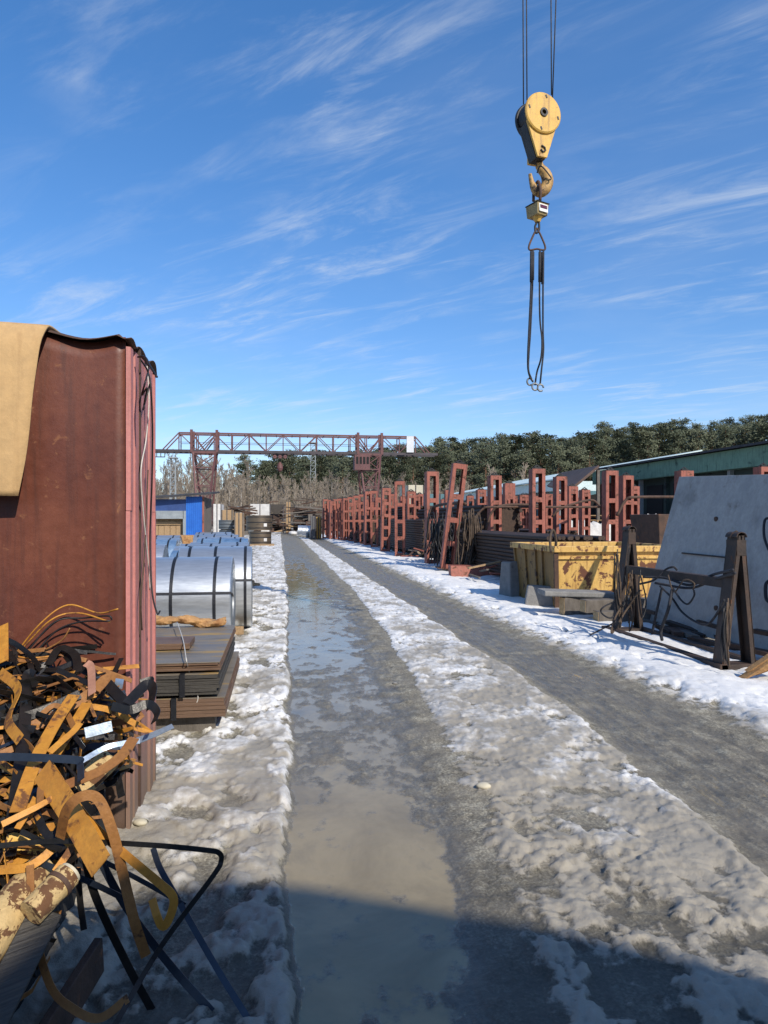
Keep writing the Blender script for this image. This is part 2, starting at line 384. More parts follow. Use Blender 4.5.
# denser cross spacing is only needed close by; one sheet keeps it simple
Xg, Yg = np.meshgrid(xa, ya, indexing='ij')
Z, SNW, WET, DRT_SHADE, WAT = ground_fields(Xg.ravel(), Yg.ravel())
def sheet(name, ix0, ix1, mat, split=False):
    sel = slice(ix0, ix1+1); nx = ix1-ix0+1; ny = len(ya)
    idx0 = (np.arange(len(xa))[sel][:,None]*ny+np.arange(ny)[None,:]).ravel()
    i, j = np.meshgrid(np.arange(nx-1), np.arange(ny-1), indexing='ij'); a = (i*ny+j).ravel()
    q0 = np.stack([a, a+ny, a+ny+1, a+1], 1)
    wf = WAT[idx0][q0].mean(1) > .62
    for nm, keep in (((name, ~wf), ('puddle', wf)) if split else ((name, np.ones(len(q0), bool)),)):
        q = q0[keep]; u, inv = np.unique(q.ravel(), return_inverse=True); q = inv.reshape(-1, 4).astype(np.int32); idx = idx0[u]
        co = np.stack([Xg.ravel()[idx], Yg.ravel()[idx], Z[idx]], 1).astype(np.float32)
        me = bpy.data.meshes.new(nm); me.vertices.add(len(co)); me.vertices.foreach_set('co', co.ravel())
        me.loops.add(q.size); me.loops.foreach_set('vertex_index', q.ravel())
        me.polygons.add(len(q)); me.polygons.foreach_set('loop_start', np.arange(0, q.size, 4, dtype=np.int32))
        me.polygons.foreach_set('loop_total', np.full(len(q), 4, dtype=np.int32)); me.update()
        me.polygons.foreach_set('use_smooth', np.ones(len(q), dtype=bool))
        at = me.color_attributes.new('mask', 'FLOAT_COLOR', 'POINT')
        at.data.foreach_set('color', np.stack([SNW[idx], WET[idx], DRT_SHADE[idx], WAT[idx]], 1).astype(np.float32).ravel())
        me.materials.append(mat); o = bpy.data.objects.new(nm, me); col.objects.link(o); o['kind'] = 'structure'
m, n, b = newmat('snow_and_mud')
pos = n.new('ShaderNodeNewGeometry').outputs['Position']
sep = n.new('ShaderNodeSeparateColor'); at = n.new('ShaderNodeVertexColor', layer_name='mask'); n.link(at.outputs[0], sep.inputs[0])
snow, wet, dirt_shade = sep.outputs[0], sep.outputs[1], sep.outputs[2]; wat = at.outputs['Alpha']
nf = n.noise(pos, 11, 8, .7); ng = n.noise(pos, 70, 5, .7); nl = n.noise(pos, 1.6, 5, .6)
sf = n.sstep(n.math('ADD', snow, n.math('MULTIPLY', n.math('SUBTRACT', nf, .5), .9)), .38, .56)
mps = n.new('ShaderNodeMapping'); mps.inputs['Scale'].default_value = (16, 1.5, 16); n.link(pos, mps.inputs[0])
nst = n.noise(mps.outputs[0], 1.6, 5, .65)
nmid = n.noise(pos, 5.5, 7, .7); mud = n.ramp(n.math('ADD', n.math('MULTIPLY', ng, .55), n.math('MULTIPLY', nmid, .45)), [(.38, (.05,.044,.03)), (.50, (.225,.20,.145)), (.62, (.54,.50,.38))])
mud = n.mix(n.math('MULTIPLY', n.sstep(nst, .40, .66), .6), mud, (.16,.145,.115))
mud = n.mix(n.sstep(nl, .38, .68), mud, n.mix(.5, mud, (.22,.195,.155)))
sy_ = n.new('ShaderNodeSeparateXYZ'); n.link(pos, sy_.inputs[0]); mud = n.mix(n.math('MULTIPLY', n.sstep(n.math('ADD', sy_.outputs[1], nl), 4.4, 2.6), .75), mud, (.055,.05,.04))  # mud darkened toward the viewpoint, painting the foreground shade into it
mud = n.mix(n.math('MULTIPLY', wet, .7), mud, (.11,.096,.075))
df = n.sstep(n.math('ADD', dirt_shade, n.math('MULTIPLY', n.math('SUBTRACT', nf, .5), 1.0)), .12, .85)
sn_c = n.mix(df, (.78,.77,.745), (.33,.295,.235))
speck = n.sstep(n.noise(pos, 48, 6, .75), .60, .70)
sn_c = n.mix(n.math('MULTIPLY', speck, .55), sn_c, (.16,.14,.11))
wm = n.sstep(n.math('ADD', wat, n.math('MULTIPLY', n.math('SUBTRACT', ng, .5), .7)), .22, .88)
silt = n.ramp(n.noise(pos, 1.3, 6, .65, .5), [(.35, (.21,.165,.09)), (.55, (.30,.24,.135)), (.72, (.15,.125,.08))])
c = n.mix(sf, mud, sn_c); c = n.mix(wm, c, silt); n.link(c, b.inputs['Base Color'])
rg = n.mix(sf, n.math('SUBTRACT', .82, n.math('MULTIPLY', wet, .55)), .62); rg = n.mix(wm, rg, .07); n.link(rg, b.inputs['Roughness'])
b.inputs['Specular IOR Level'].default_value = .45
h = n.math('ADD', n.math('MULTIPLY', nf, .40), n.math('MULTIPLY', ng, .38)); h = n.math('ADD', h, n.math('MULTIPLY', n.noise(pos, 190, 4, .7), .22)); h = n.math('ADD', h, n.math('MULTIPLY', sf, .35))
bp = n.new('ShaderNodeBump'); n.link(n.math('SUBTRACT', .75, n.math('MULTIPLY', wm, .735)), bp.inputs['Strength']); bp.inputs['Distance'].default_value = .016
n.link(h, bp.inputs['Height']); n.link(bp.outputs[0], b.inputs['Normal']); GM = m
iL = int(np.searchsorted(xa, -.05)); iR = int(np.searchsorted(xa, 3.7))
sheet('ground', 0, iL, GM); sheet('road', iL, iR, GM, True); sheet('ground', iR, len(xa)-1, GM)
def gz(x, y): return float(ground_fields(np.array([x]), np.array([y]))[0][0])
# ------------------------------------------------------------------ wooded hill behind
TOPS = [(-600,470),(150,468),(250,464),(330,459),(400,453),(450,446),(500,442),(560,440),(600,435),(650,432),(700,429),(768,425),(1100,416)]
def topy(px): return float(np.interp(px, [a for a,_ in TOPS], [c for _,c in TOPS]))
def hill_z(px, Y):
    zt = EYE+(HY-topy(px))/F*Y
    base = max(0.0, zt-17.5)
    k = min(1, max(0, (Y-125)/60)); k = k*k*(3-2*k)
    return base*k-.3*(1-k)
mb = MB(); mb.grid(lambda u, v: (lambda q, px, Y: (q.x, q.y, hill_z(px, Y)))(P(-700+2600*u, 520, 120+330*v**1.5), -700+2600*u, 120+330*v**1.5), 90, 26)
hm, n, b = newmat('forest_floor'); pos = n.new('ShaderNodeNewGeometry').outputs['Position']
n.link(n.ramp(n.noise(pos, .12, 5), [(.35, (.07,.055,.04)), (.6, (.14,.11,.08)), (.75, (.4,.4,.4))]), b.inputs['Base Color']); b.inputs['Roughness'].default_value = .9
o = mb.build('hill', hm, local=True, smooth='full'); o['kind'] = 'structure'
# ------------------------------------------------------------------ trees
def pine_proto(k):
    rnd = random.Random(40+k); H = 17.0
    tr = MB(); tr.tube([(0,0,-.6),(.1*rnd.uniform(-1,1),.1,H*.4),(.3*rnd.uniform(-1,1),0,H*.75),(0,0,H*.96)], [.30,.22,.14,.03], 6)
    cr = MB(); clumps = []
    c0 = rnd.uniform(.24, .48)
    for i in range(40):
        f = c0+(1-c0)*(i+rnd.random())/34
        prof = math.sin(min(1, (f-c0)/(1-c0)*1.0+.14)*math.pi*.93)**.7
        L = (3.7+rnd.uniform(-1.2,1.3))*max(.12, prof); a = rnd.uniform(0, 6.28)
        e = Vector((math.cos(a)*L, math.sin(a)*L, H*f+rnd.uniform(-.1,.5)))
        s0 = Vector((0,0,H*f-.5)); tr.tube([s0, s0.lerp(e,.5)+Vector((0,0,-.1)), e], [.07,.05,.02], 4)
        for q in (.5, .8, 1.0):
            if rnd.random() < .9: clumps.append((s0.lerp(e, q), rnd.uniform(.5, .95)))
    clumps.append((Vector((0,0,H*.97)), .7))
    for c, r in clumps:
        for j in range(30):
            d = Vector((rnd.gauss(0,1), rnd.gauss(0,1), rnd.gauss(0,.6)))*r*.72
            p = c+Vector((d.x*1.2, d.y*1.2, d.z*.7)); s = rnd.uniform(.16, .34)
            u = Vector((rnd.gauss(0,1), rnd.gauss(0,1), rnd.gauss(0,.7))).normalized(); w = u.orthogonal().normalized()
            b = len(cr.v); cr.v += [p-u*s, p+w*s*.45, p+u*s*1.1, p-w*s*.45+Vector((0,0,.05))]; cr.f.append((b,b+1,b+2,b+3))
    return tr, cr
def bare_proto(k):
    rnd = random.Random(80+k); H = 12.5; tr = MB(); cr = MB()
    lean = rnd.uniform(-.5,.5)
    tr.tube([(0,0,-.6),(lean*.3,0,H*.35),(lean,.1,H*.7),(lean*1.1,0,H*.97)], [.16,.12,.07,.02], 5)
    def tri(p, q, w):
        d = (q-p); x = d.orthogonal().normalized()*w; b = len(cr.v)
        y2 = d.normalized().cross(x); cr.v += [p-x, p+x*.5+y2, p+x*.5-y2, q]; cr.f += [(b,b+1,b+3),(b+1,b+2,b+3),(b+2,b,b+3)]
    def grow(p, d, L, w, lev):
        q = p+d*L; tri(p, q+d*.02, max(w, .024))
        if lev == 0: return
        for j in range(4 if lev > 1 else 5):
            f = rnd.uniform(.25, 1.0); d2 = (d+Vector((rnd.gauss(0,.36), rnd.gauss(0,.36), rnd.gauss(.35,.3)))).normalized()
            grow(p+d*L*f, d2, L*rnd.uniform(.42,.66), w*.6, lev-1)
    for i in range(22):
        f = .18+.80*(i+rnd.random())/22; a = rnd.uniform(0, 6.28); up = rnd.uniform(1.5, 3.2)
        grow(Vector((lean*f,0,H*f)), Vector((math.cos(a), math.sin(a), up)).normalized(), (1-f*.65)*rnd.uniform(2.2,3.6), .06, 3)
    return tr, cr
def make_tree(name, label, group, protos, mt, mc, spots, cat='tree'):
    roots = []
    for k, (tr, cr) in enumerate(protos):
        r = empty(name, (0,0,0), label, cat, group)
        tr.build('trunk', mt[k % len(mt)], r, local=True); cr.build('crown', mc, r, local=True); roots.append(r)
    used = [False]*len(roots)
    for (loc, sc, rz) in spots:
        k = random.randrange(len(roots))
        if not used[k]: o = roots[k]; used[k] = True
        else: o = copy_tree(roots[k])
        o.location = loc; o.scale = (sc*random.uniform(.9,1.15), sc*random.uniform(.9,1.15), sc); o.rotation_euler = (0,0,rz)
spots = []
for row, Y in enumerate((150, 165, 182, 200, 215)):
    px = 240+row*5 if row > 0 else 300
    while px < 830:
        x = px+random.uniform(-6,6); yy = Y+random.uniform(-6,6)
        jit = random.uniform(-4, 4)
        zt = EYE+(HY-(topy(x)+[9,4,1,-1,-1][row]+jit))/F*yy
        q = P(x, 520, yy); hz = hill_z(x, yy); sc = (zt-hz)/17.0
        if x < 275 and random.random() < .3: px += 9; continue
        sc = max(.62, min(1.25, sc))*random.uniform(.86,1.0); spots.append(((q.x, q.y, hz), sc, random.uniform(0,6.28)))
        px += random.uniform(10.5, 17)*(1.0 if x > 330 else .85)
make_tree('pine_tree', 'tall dark green pine on the wooded hill behind the yard', 'pines on the wooded hill', [pine_proto(k) for k in range(6)], ['bark_pine'], 'needles', spots)
spots = []
for row, Y in enumerate((118, 126, 135, 145)):
    px = 90+row*5
    while px < 470:
        x = px+random.uniform(-4,4); yy = Y+random.uniform(-3,3); q = P(x, 520, yy)
        hh = {0:.62, 1:.76, 2:.86, 3:.98}[row]*random.uniform(.8, 1.12)
        if 165 < x < 225: hh *= 1.1
        if x > 250: hh *= .84
        spots.append(((q.x, q.y, max(-.3, hill_z(x, yy))), hh, random.uniform(0,6.28))); px += random.uniform(4.5, 8)
    for px in range(480+row*11, 800, 47):
        x = px+random.uniform(-12,12); q = P(x,520,Y+6); spots.append(((q.x,q.y,hill_z(x,Y+6)), random.uniform(.75,.95), random.uniform(0,6)))
make_tree('bare_tree', 'leafless grey brown tree at the foot of the wooded hill', 'leafless trees at the foot of the hill', [bare_proto(k) for k in range(5)], ['bark_bare','bark_birch','bark_bare'], 'twig', spots)
# ------------------------------------------------------------------ rust red block on the left
RT, RS = -.80, 3.83          # right side plane, front plane
root = empty('steel_container', (-2.6, 4.3, 0), 'tall rust brown steel container with pink ribbed side beside the scrap heap', 'container')
topz = lambda t: 2.60+.02*math.sin(t*9)+(.012*math.sin(t*23))
mb = MB()
def front(u, v):
    t = RT-.004-3.2*u; zt = 2.615+.018*math.sin((t+.8)*8.5)-.02*math.exp(-((t+1.0)/.13)**2)+.012*math.exp(-((t+.87)/.03)**2)
    z = zt*v; return (t, RS-.0+.010*math.sin(t*5)*v+.006*math.sin(z*4+t*3), z)
mb.grid(front, 60, 30); mb.build('front_sheet', 'brown_sheet', root, smooth='full', solid=.006)
mb = MB()
ribs = [(.00,.0),(.012,.02),(.10,.02),(.115,-.004),(.15,-.004),(.165,.022),(.30,.022),(.315,0),(.35,0),(.365,.026),(.50,.026),(.515,.0),(.55,.0),(.565,.02),(.70,.02),(.715,-.005),(.75,-.005),(.765,.026),(.90,.024),(.915,0),(1.0,0),(1.04,.02),(1.09,.02),(1.10,-.02)]
ribs = [(a*.70, p) for a, p in ribs]
for i in range(len(ribs)-1):
    (a, p), (b_, q) = ribs[i], ribs[i+1]
    for z0, z1, ins in ((0,.7,0),(.7,1.7,0),(1.7,2.56,0)):
        B = len(mb.v); mb.v += [Vector((RT+p, RS+a, z0)), Vector((RT+q, RS+b_, z0)), Vector((RT+q, RS+b_, z1)), Vector((RT+p, RS+a, z1))]; mb.f.append((B,B+1,B+2,B+3))
mb.build('ribbed_side', 'pink_primer', root, solid=-.004)
MB().b2(RT+.01,RT+.032,RS+.223,RS+.245,.02,2.6).build('strap', 'brown_rust', root)
MB().b2(RT-3.2,RT-.035,RS+.02,RS+.76,.0,2.55).build('core', 'brown_rust', root)
mb = MB()
def cap(u, v):
    s = RS-.03+.82*v; t = RT+.035-3.25*u
    e = 0.0 if (u > .012) else 1.0
    z = 2.613+.018*math.sin((t+.8)*8.5)-.02*math.exp(-((t+1.0)/.13)**2)+.006*math.sin(v*11)+.02*math.exp(-((v-.05)/.05)**2)-.05*e*(.5+.5*math.sin(v*14))
    return (t+.006*math.sin(v*17)*(u < .1), s+.01*math.sin(t*9)*(v < .02), z)
mb.grid(cap, 90, 26); mb.build('top_sheet', 'brown_rust', root, smooth='full', solid=.004)
# felt sheet draped over it
mb = MB(); Rp = [(50,324.5,3.60),(46,328,3.54),(40,342,3.50),(36,366,3.485),(32,395,3.475),(29,430,3.475),(25,462,3.475),(18.5,496,3.48)]
Rw = crom([P(*p) for p in Rp], 5)
Rw = [Vector((Rw[0].x, Rw[0].y+.45, Rw[0].z+.012))]+Rw
def drape(u, v):
    i = v*(len(Rw)-1); k = min(int(i), len(Rw)-2); p = Rw[k].lerp(Rw[k+1], i-k)
    return (p.x-2.4*u, p.y+.012*math.sin(u*22+v*4)*v-.01*u, p.z+.01*math.sin(u*9)*(v < .9))
mb.grid(drape, 36, 40); o = mb.build('felt_sheet', 'tan_felt', smooth='full', solid=.012)
tag(o, 'thick tan felt sheet draped over the top of the rust brown container', 'sheet')
# loose wires down its side
def wire(pts, r, mat, name, label, cat, group=None, n=5, k=8):
    return tag(MB().tube(crom(pts, k), r, n).build(name, mat, smooth='full'), label, cat, group)
def sidept(px, py, off=.05):   # point on the plane of the ribbed side
    t = RT+off; a = (px-HX)/F; s = t*(CS-a*SN)/(a*CS+SN); Y = s*CS+t*SN
    return Vector((t, s, EYE-(py-HY)/F*Y))
wire([sidept(141,360),sidept(148,372,.07),sidept(151,390,.09),sidept(152.5,430,.09),sidept(152,480,.08),sidept(150,540,.06),sidept(152,590,.08),sidept(157,613,.12),sidept(160,611,.13)], .005, 'black_steel', 'hanging_wire', 'dark wire hanging down the ribbed side and hooking up at its end', 'wire')
wire([sidept(147,366),sidept(149,400,.06),sidept(146,440),sidept(141,470),sidept(143,510),sidept(148,560),sidept(150,590)], .004, 'wire_white', 'hanging_wire', 'pale thin wire running down the pink ribbed side', 'wire')
wire([sidept(150,365),sidept(146,380,.08),sidept(142,395),sidept(147,388,.09),sidept(144,405),sidept(150,384,.08),sidept(143,410)], .005, 'black_steel', 'wire_tangle', 'black wire tangle caught near the top of the ribbed side', 'wire')
wire([sidept(138,357),sidept(145,357,.10),sidept(150,366,.15),sidept(157,377,.2)], .006, 'black_steel', 'bent_wire', 'short bent black wire sticking out at the top corner of the container', 'wire')
wire([sidept(148,470),sidept(146,520),sidept(144,560),sidept(141,600,.06),sidept(142,630)], .004, 'hose_brown', 'hanging_wire', 'brown wire hanging low on the pink ribbed side', 'wire')
# ------------------------------------------------------------------ steel plate packs
def pack(x1, y0, z0, h, n, mat, topmat, label, jit, L=1.9, W=2.6, band=None):
    root = empty('plate_pack', (x1-W/2, y0+L/2, z0), label, 'steel plates'); rnd = random.Random(int(z0*1000))
    mb = MB(); th = h/n
    for i in range(n):
        dx, dy = rnd.uniform(-jit, jit), rnd.uniform(-jit, jit)
        mb.b2(x1-W+dx, x1+dx, y0+dy, y0+L+dy, z0+i*th+.0008, z0+(i+1)*th-.0008)
    mb.build('sheets', mat, root)
    MB().b2(x1-W, x1, y0, y0+L, z0+h+.0005, z0+h+.006).build('top_sheet', topmat, root)
    if band is not None:
        q = band; MB().b2(q-.02, q+.02, y0-.022, y0-.018, z0-.01, z0+h+.01).b2(q-.02,q+.02,y0-.02,y0+.1,z0+h+.008,z0+h+.010).build('strap', 'band_black', root)
    return root
pack(-.42, 5.52, .135, .145, 5, 'plate_a', 'plate_top', 'brown banded pack of steel plates at the bottom of the stack', .012, band=-.80)
pack(-.47, 5.50, .312, .155, 6, 'plate_b', 'plate_top', 'blackish banded pack of steel plates in the middle of the stack', .012, band=-.735)
pack(-.46, 5.53, .495, .055, 3, 'plate_a', 'plate_top', 'thin brown pack of steel plates lying on top of the stack', .02)
tag(MB().b2(-2.6,-.5,5.62,5.72,-.02,.13).build('bearer', 'wood_grey', bevel=.006), 'grey timber bearer under the near edge of the plate stack', 'timber')
tag(MB().b2(-2.6,-.5,7.2,7.3,-.02,.13).build('bearer', 'wood_grey', bevel=.006), 'grey timber bearer under the far edge of the plate stack', 'timber')
for xx in (-.6,-1.3):
    pass
tag(MB().b2(-2.3,-.75,6.05,6.42,.565,.615).build('board', 'plate_a', bevel=.004), 'short brown board lying on top of the plate stack', 'board')
mb = MB(); rnd = random.Random(5)
def splint(u, v):
    a = v*6.283; r = .05+.018*math.sin(u*23+v*9)+.012*math.sin(u*61+v*17); return (-2.3+1.75*u, 7.35+.9*r*math.cos(a)*1.5, .62+r*math.sin(a)*.8+.02*math.sin(u*12))
mb.grid(splint, 60, 12); tag(mb.build('broken_log', 'wood_orange', smooth=True), 'splintered orange log lying between the plate stack and the coils', 'log')
wire([G(177,622,.64),G(183,640,.625),G(186,658,.60),P(188,668,5.40),P(192,682,5.38),P(198,697,5.37),P(194,708,5.38)], .0045, 'wire_white', 'white_wire', 'thin white wire trailing over the front of the plate stack', 'wire')
# ------------------------------------------------------------------ coils
def coil(r, w, wrap=False, bands=(.3,.72)):
    root = empty('steel_coil', (0,0,0), 'x', 'steel coil', 'galvanised steel coils in a row beside the road')
    ri = r*.42
    prof = [(ri,0),(r-.012,0),(r,.012),(r,w-.012),(r-.012,w),(ri,w)]
    MB().lathe([(a, h-w) for a, h in prof], 64, (0,0,r), 'X').build('roll', 'blue_wrap' if wrap else 'zinc', root, smooth=True, local=True)
    # wound edge, slightly stepped, with a paper guard ring
    pe = [(ri+.005,.001)]
    for i in range(10):
        a = ri+(r-ri-.02)*(i+.5)/10; pe += [(a,.002+.003*(i % 2)),(a+.004,.001)]
    pe += [(r-.02,.001),(r-.02,-.01),(ri+.005,-.01)]
    MB().lathe(pe, 64, (0,0,r), 'X').build('wound_edge', 'zinc_end', root, smooth=True, local=True)
    for q in bands:
        MB().lathe([(r+.001,-w*q-.02),(r+.006,-w*q-.02),(r+.006,-w*q+.02),(r+.001,-w*q+.02)], 64, (0,0,r), 'X').build('band', 'band_black', root, local=True)
    mb = MB(); a = R(166)
    for dl in (0,):
        dy, dz = math.cos(a), math.sin(a)
        p0 = Vector((-w-.006, dy*ri, r+dz*ri)); p1 = Vector((-w-.006, dy*(r+.008), r+dz*(r+.008))); p2 = Vector((.010, dy*(r+.008), r+dz*(r+.008))); p3 = Vector((.010, dy*ri, r+dz*ri))
        up = Vector((0, dy, dz))
        mb.bar(p1, p2, .03, .004, up); mb.bar(p2, p3, .004, .03, (1,0,0)) ; mb.bar(p0, p1, .004, .03, (1,0,0))
    mb.build('cross_band', 'band_black', root, local=True)
    return root
kinds = [coil(.565, 1.35, bands=(.15,.54,.9)), coil(.60, 1.05, bands=(.09,.5,.85)), coil(.57, 1.25, wrap=True, bands=(.15,.55,.9)), coil(.56, 1.3, bands=(.2,.5,.8))]
cs = [(-.62,9.55,0,'large bright galvanised coil nearest the plate stack, showing its full barrel'),
      (-.42,10.80,1,'galvanised coil poking out toward the road behind the nearest large coil'),
      (-.52,12.05,2,'blue wrapped coil, third from the near end of the coil row'),
      (-.62,13.35,3,'fourth coil from the near end of the roadside row'),
      (-.66,14.75,0,'fifth coil from the near end of the roadside row'),
      (-.70,16.30,3,'sixth coil from the near end of the roadside row'),
      (-.80,18.2,2,'blue wrapped coil, seventh from the near end of the row'),
      (-1.0,20.2,3,'eighth coil from the near end of the roadside row'),
      (-1.3,22.5,0,'ninth coil from the near end of the roadside row'),
      (-1.6,25.2,3,'tenth coil from the near end of the roadside row'),
      (-1.9,28.2,0,'coil at the far end of the roadside row near the blue shed'),
      (-2.35,13.2,3,'near coil of the inner row, just past the red container edge'),
      (-2.40,15.4,0,'second coil of the inner row, behind the roadside coils'),
      (-2.5,17.8,2,'blue wrapped coil of the inner row behind the roadside coils'),
      (-2.8,20.5,3,'fourth coil of the inner row before the blue shed'),
      (-3.2,23.5,0,'farthest coil of the inner row in front of the blue shed')]
used = set()
for (x, y, k, lab) in cs:
    if k in used: o = copy_tree(kinds[k])
    else: o = kinds[k]; used.add(k)
    o['label'] = lab; o.location = (x, y, .03); o.rotation_euler = (0,0,R(random.uniform(-2,2)))
    if (x, y) not in ((-.62,9.55),): o.scale = (1,1,random.uniform(.97,1.03))
    for s in (-1, 1):
        w = MB().prism([(x-1.0, y+s*.33, 0), (x-1.0, y+s*.52, 0), (x-1.0, y+s*.52, .12)], (.9,0,0)).build('wedge', 'wood'); tag(w, 'wooden wedge chocking a steel coil', 'wedge', 'wooden wedges under the coils')
# wood block by coil
for i, (dx, dz, lab) in enumerate(((0,.10,'short timber block on the snow by the coil row'),(.12,.05,'tilted timber offcut leaning on the block by the coils'))):
    p = G(256,588); tag(MB().box((p.x-.25+dx, p.y+dx, dz), (.42,.16,.16), (0,R(8*i),R(12))).build('timber_block','wood',bevel=.01), lab, 'timber')
for px, py in ((168,560),(190,556),(225,543),(160,549)):
    pass
p = P(170, 540, 24); 
tag(MB().box((p.x,p.y,.95),(2.6,1.2,.35),(0,0,R(3))).build('timber_stack','wood_orange',bevel=.02), 'orange timber stacked in front of the blue shed opening', 'timber')
# ------------------------------------------------------------------ blue shed
S0 = 30.0
def onS(px, py, s=S0):
    a = (px-HX)/F; Y = s/(CS-a*SN); return P(px, py, Y)
root = empty('blue_shed', (-9, 31.5, 0), 'small blue shed with tarred roof and boarded opening beyond the coils', 'shed')
xl, xr = onS(140,500).x, onS(203,500).x; dv = onS(186,500).x; zt = onS(203,496).z; zl = zt-.28
mb = MB(); w = (xr-dv)/9
for i in range(9): mb.b2(dv+i*w, dv+i*w+w*.55, S0, S0+.05, 0, zt-.02); mb.b2(dv+i*w+w*.55, dv+(i+1)*w, S0+.025, S0+.05, 0, zt-.02)
mb.build('corrugated_panel', 'blue_paint', root)
MB().b2(xl-2, dv-.01, S0+.02, S0+.08, zt-.62, zt-.14).build('fascia', 'blue_dark', root)
MB().b2(xl-2, dv-.1, S0-.02, S0+.04, zt-.95, zt-.62).b2(dv-.12, dv, S0-.02, S0+.04, 0, zt-.62).build('opening_frame', 'frame_grey', root)
MB().b2(xl-2, dv, S0+.9, S0+.95, 0, zt-.3).build('back_wall', 'dark_void', root)
mb = MB()
for i in range(12): mb.b2(xl-1+i*.24, xl-1+i*.24+.225, S0+.3+.01*(i % 2), S0+.34, 0, 1.75)
mb.b2(xl-1, xl+1.85, S0+.25, S0+.298, 1.45, 1.58); mb.build('board_door', 'wood', root)
mb = MB()
for i in range(12): mb.b2(xr+.02, xr+.06+.01*(i % 2), S0+.25*i, S0+.25*i+.235, 0, zt-.05)
mb.build('side_wall', 'wood_grey', root)
MB().b2(xr-.03, xr+.045, S0-.03, S0-.001, 0, zt-.02).build('corner_post', 'salmon', root)
mb = MB(); mb.quadbox([(xl-2.4,S0-.35,zl-.08),(xr+.4,S0-.35,zt+.06),(xr+.4,S0+3.3,zt+.25),(xl-2.4,S0+3.3,zl+.12),(xl-2.4,S0-.35,zl),(xr+.4,S0-.35,zt+.14),(xr+.4,S0+3.3,zt+.33),(xl-2.4,S0+3.3,zl+.2)]); mb.build('roof', 'roof_tar', root)
# ------------------------------------------------------------------ strip rolls standing on end
def roll(name, px, py, wpx, z0, h, mat, label):
    Y = EYE*F/(py-HY); c = P(px, py, Y); r = wpx/2/F*Y
    root = empty(name, (c.x, c.y+r, z0), label, 'steel roll')
    prof = [(r*.6,0),(r,0),(r,h),(r*.6,h)]
    MB().lathe(prof, 40, (c.x,c.y+r,z0)).build('strip', mat, root, smooth=True)
    for q in (.12,.5,.86): MB().lathe([(r+.002,h*q),(r+.012,h*q),(r+.012,h*q+.05),(r+.002,h*q+.05)], 40, (c.x,c.y+r,z0)).build('band', 'band_black', root)
    a = R(-62); MB().box((c.x+math.cos(a)*(r+.012), c.y+r+math.sin(a)*(r+.012), z0+h*.35), (.22,.012,.2), (0,0,a+R(90))).build('tag', 'white_dirty', root)
    return root
roll('strip_roll', 260, 546, 22, .12, .78, 'roll_steel', 'lower brown steel strip roll of the pair stacked at the road edge')
roll('strip_roll', 259, 546, 26, 1.0, .95, 'roll_steel', 'upper wider brown steel strip roll of the pair stacked at the road edge')
roll('strip_roll', 229, 540, 22, .9, .75, 'roll_grey', 'pale grey steel strip roll beyond the galvanised coils')
roll('strip_roll', 229, 540, 21, .02, .80, 'roll_grey', 'grey steel strip roll underneath the pale grey one')
p = P(262,546,44); tag(MB().box((p.x,p.y+.8,.04),(1.5,1.4,.14)).build('pallet','wood'), 'wooden pallet under the stacked brown strip rolls', 'pallet')
# ------------------------------------------------------------------ far end of the yard
def farbox(name, px0, px1, py0, py1, Y, dep, mat, label, cat, z0=None):
    a, b_ = P(px0, py1, Y), P(px1, py0, Y); 
    z0 = a.z if z0 is None else z0
    root = empty(name, ((a.x+b_.x)/2, a.y+dep/2, z0), label, cat); x0, x1, y0 = a.x, b_.x, a.y; H = b_.z-z0
    MB().b2(x0,x1,y0,y0+dep,z0,z0+H).build('body', mat, root, bevel=.03)
    mb = MB(); k = max(2, int((x1-x0)/.8))
    for i in range(k+1): xx = x0+(x1-x0)*i/k; mb.b2(xx-.04, xx+.04, y0-.06, y0-.003, z0, z0+H)
    mb.build('batten', 'wood_grey' if 'wood' in mat else 'crane_dark', root); return root
def junk(px0, px1, py0, py1, Y, lab):
    rnd = random.Random(px0); V=[]; Fc=[]; MI=[]; ml = ['bar_rust','brown_rust','wood_grey','roll_grey','wood']
    a, b_ = P(px0, 520, Y), P(px1, 520, Y); H = P(px0, py0, Y).z
    for i in range(90):
        mb = MB(); u = rnd.random(); c = a.lerp(b_, u)+Vector((0,rnd.uniform(0,4),0)); z = rnd.uniform(.1, H)*(.55+.45*math.sin(math.pi*u)+.1*math.sin(u*19)); L_ = rnd.uniform(.6,2.2); t = rnd.uniform(-.25,.25)
        if rnd.random() < .7: mb.bar((c.x-L_,c.y,z-t),(c.x+L_,c.y+rnd.uniform(-1,1),z+t),rnd.uniform(.08,.3),rnd.uniform(.06,.2))
        else: mb.box((c.x,c.y,z*.6),(rnd.uniform(.4,1.1),rnd.uniform(.4,1),rnd.uniform(.4,.9)),(0,0,rnd.uniform(0,1)))
        B = len(V); V += mb.v; Fc += [tuple(B+k for k in f) for f in mb.f]; MI += [rnd.choices(range(5),(6,4,3,1,1))[0]]*len(mb.f)
    me = bpy.data.meshes.new('scrap_pile'); me.from_pydata([tuple(v) for v in V],[],Fc)
    for k in ml: me.materials.append(M[k])
    me.polygons.foreach_set('material_index', MI); o = bpy.data.objects.new('scrap_pile', me); col.objects.link(o); tag(o, lab, 'scrap pile', kind='stuff')
farbox('timber_crate', 222,232,510,516, 60,2.5,'wood','pale timber crate behind the grey strip rolls','crate',0)
farbox('timber_crate', 235,243,513,520, 56,2,'wood','small timber crate left of the stacked brown strip rolls','crate',0)
farbox('site_cabin', 213,221,504,514, 75,4,'white_dirty','off-white cabin right behind the blue shed','cabin',0)
farbox('site_cabin', 250,270,504,512, 82,4,'white_dirty','off-white cabin behind the stacked brown strip rolls','cabin',0)
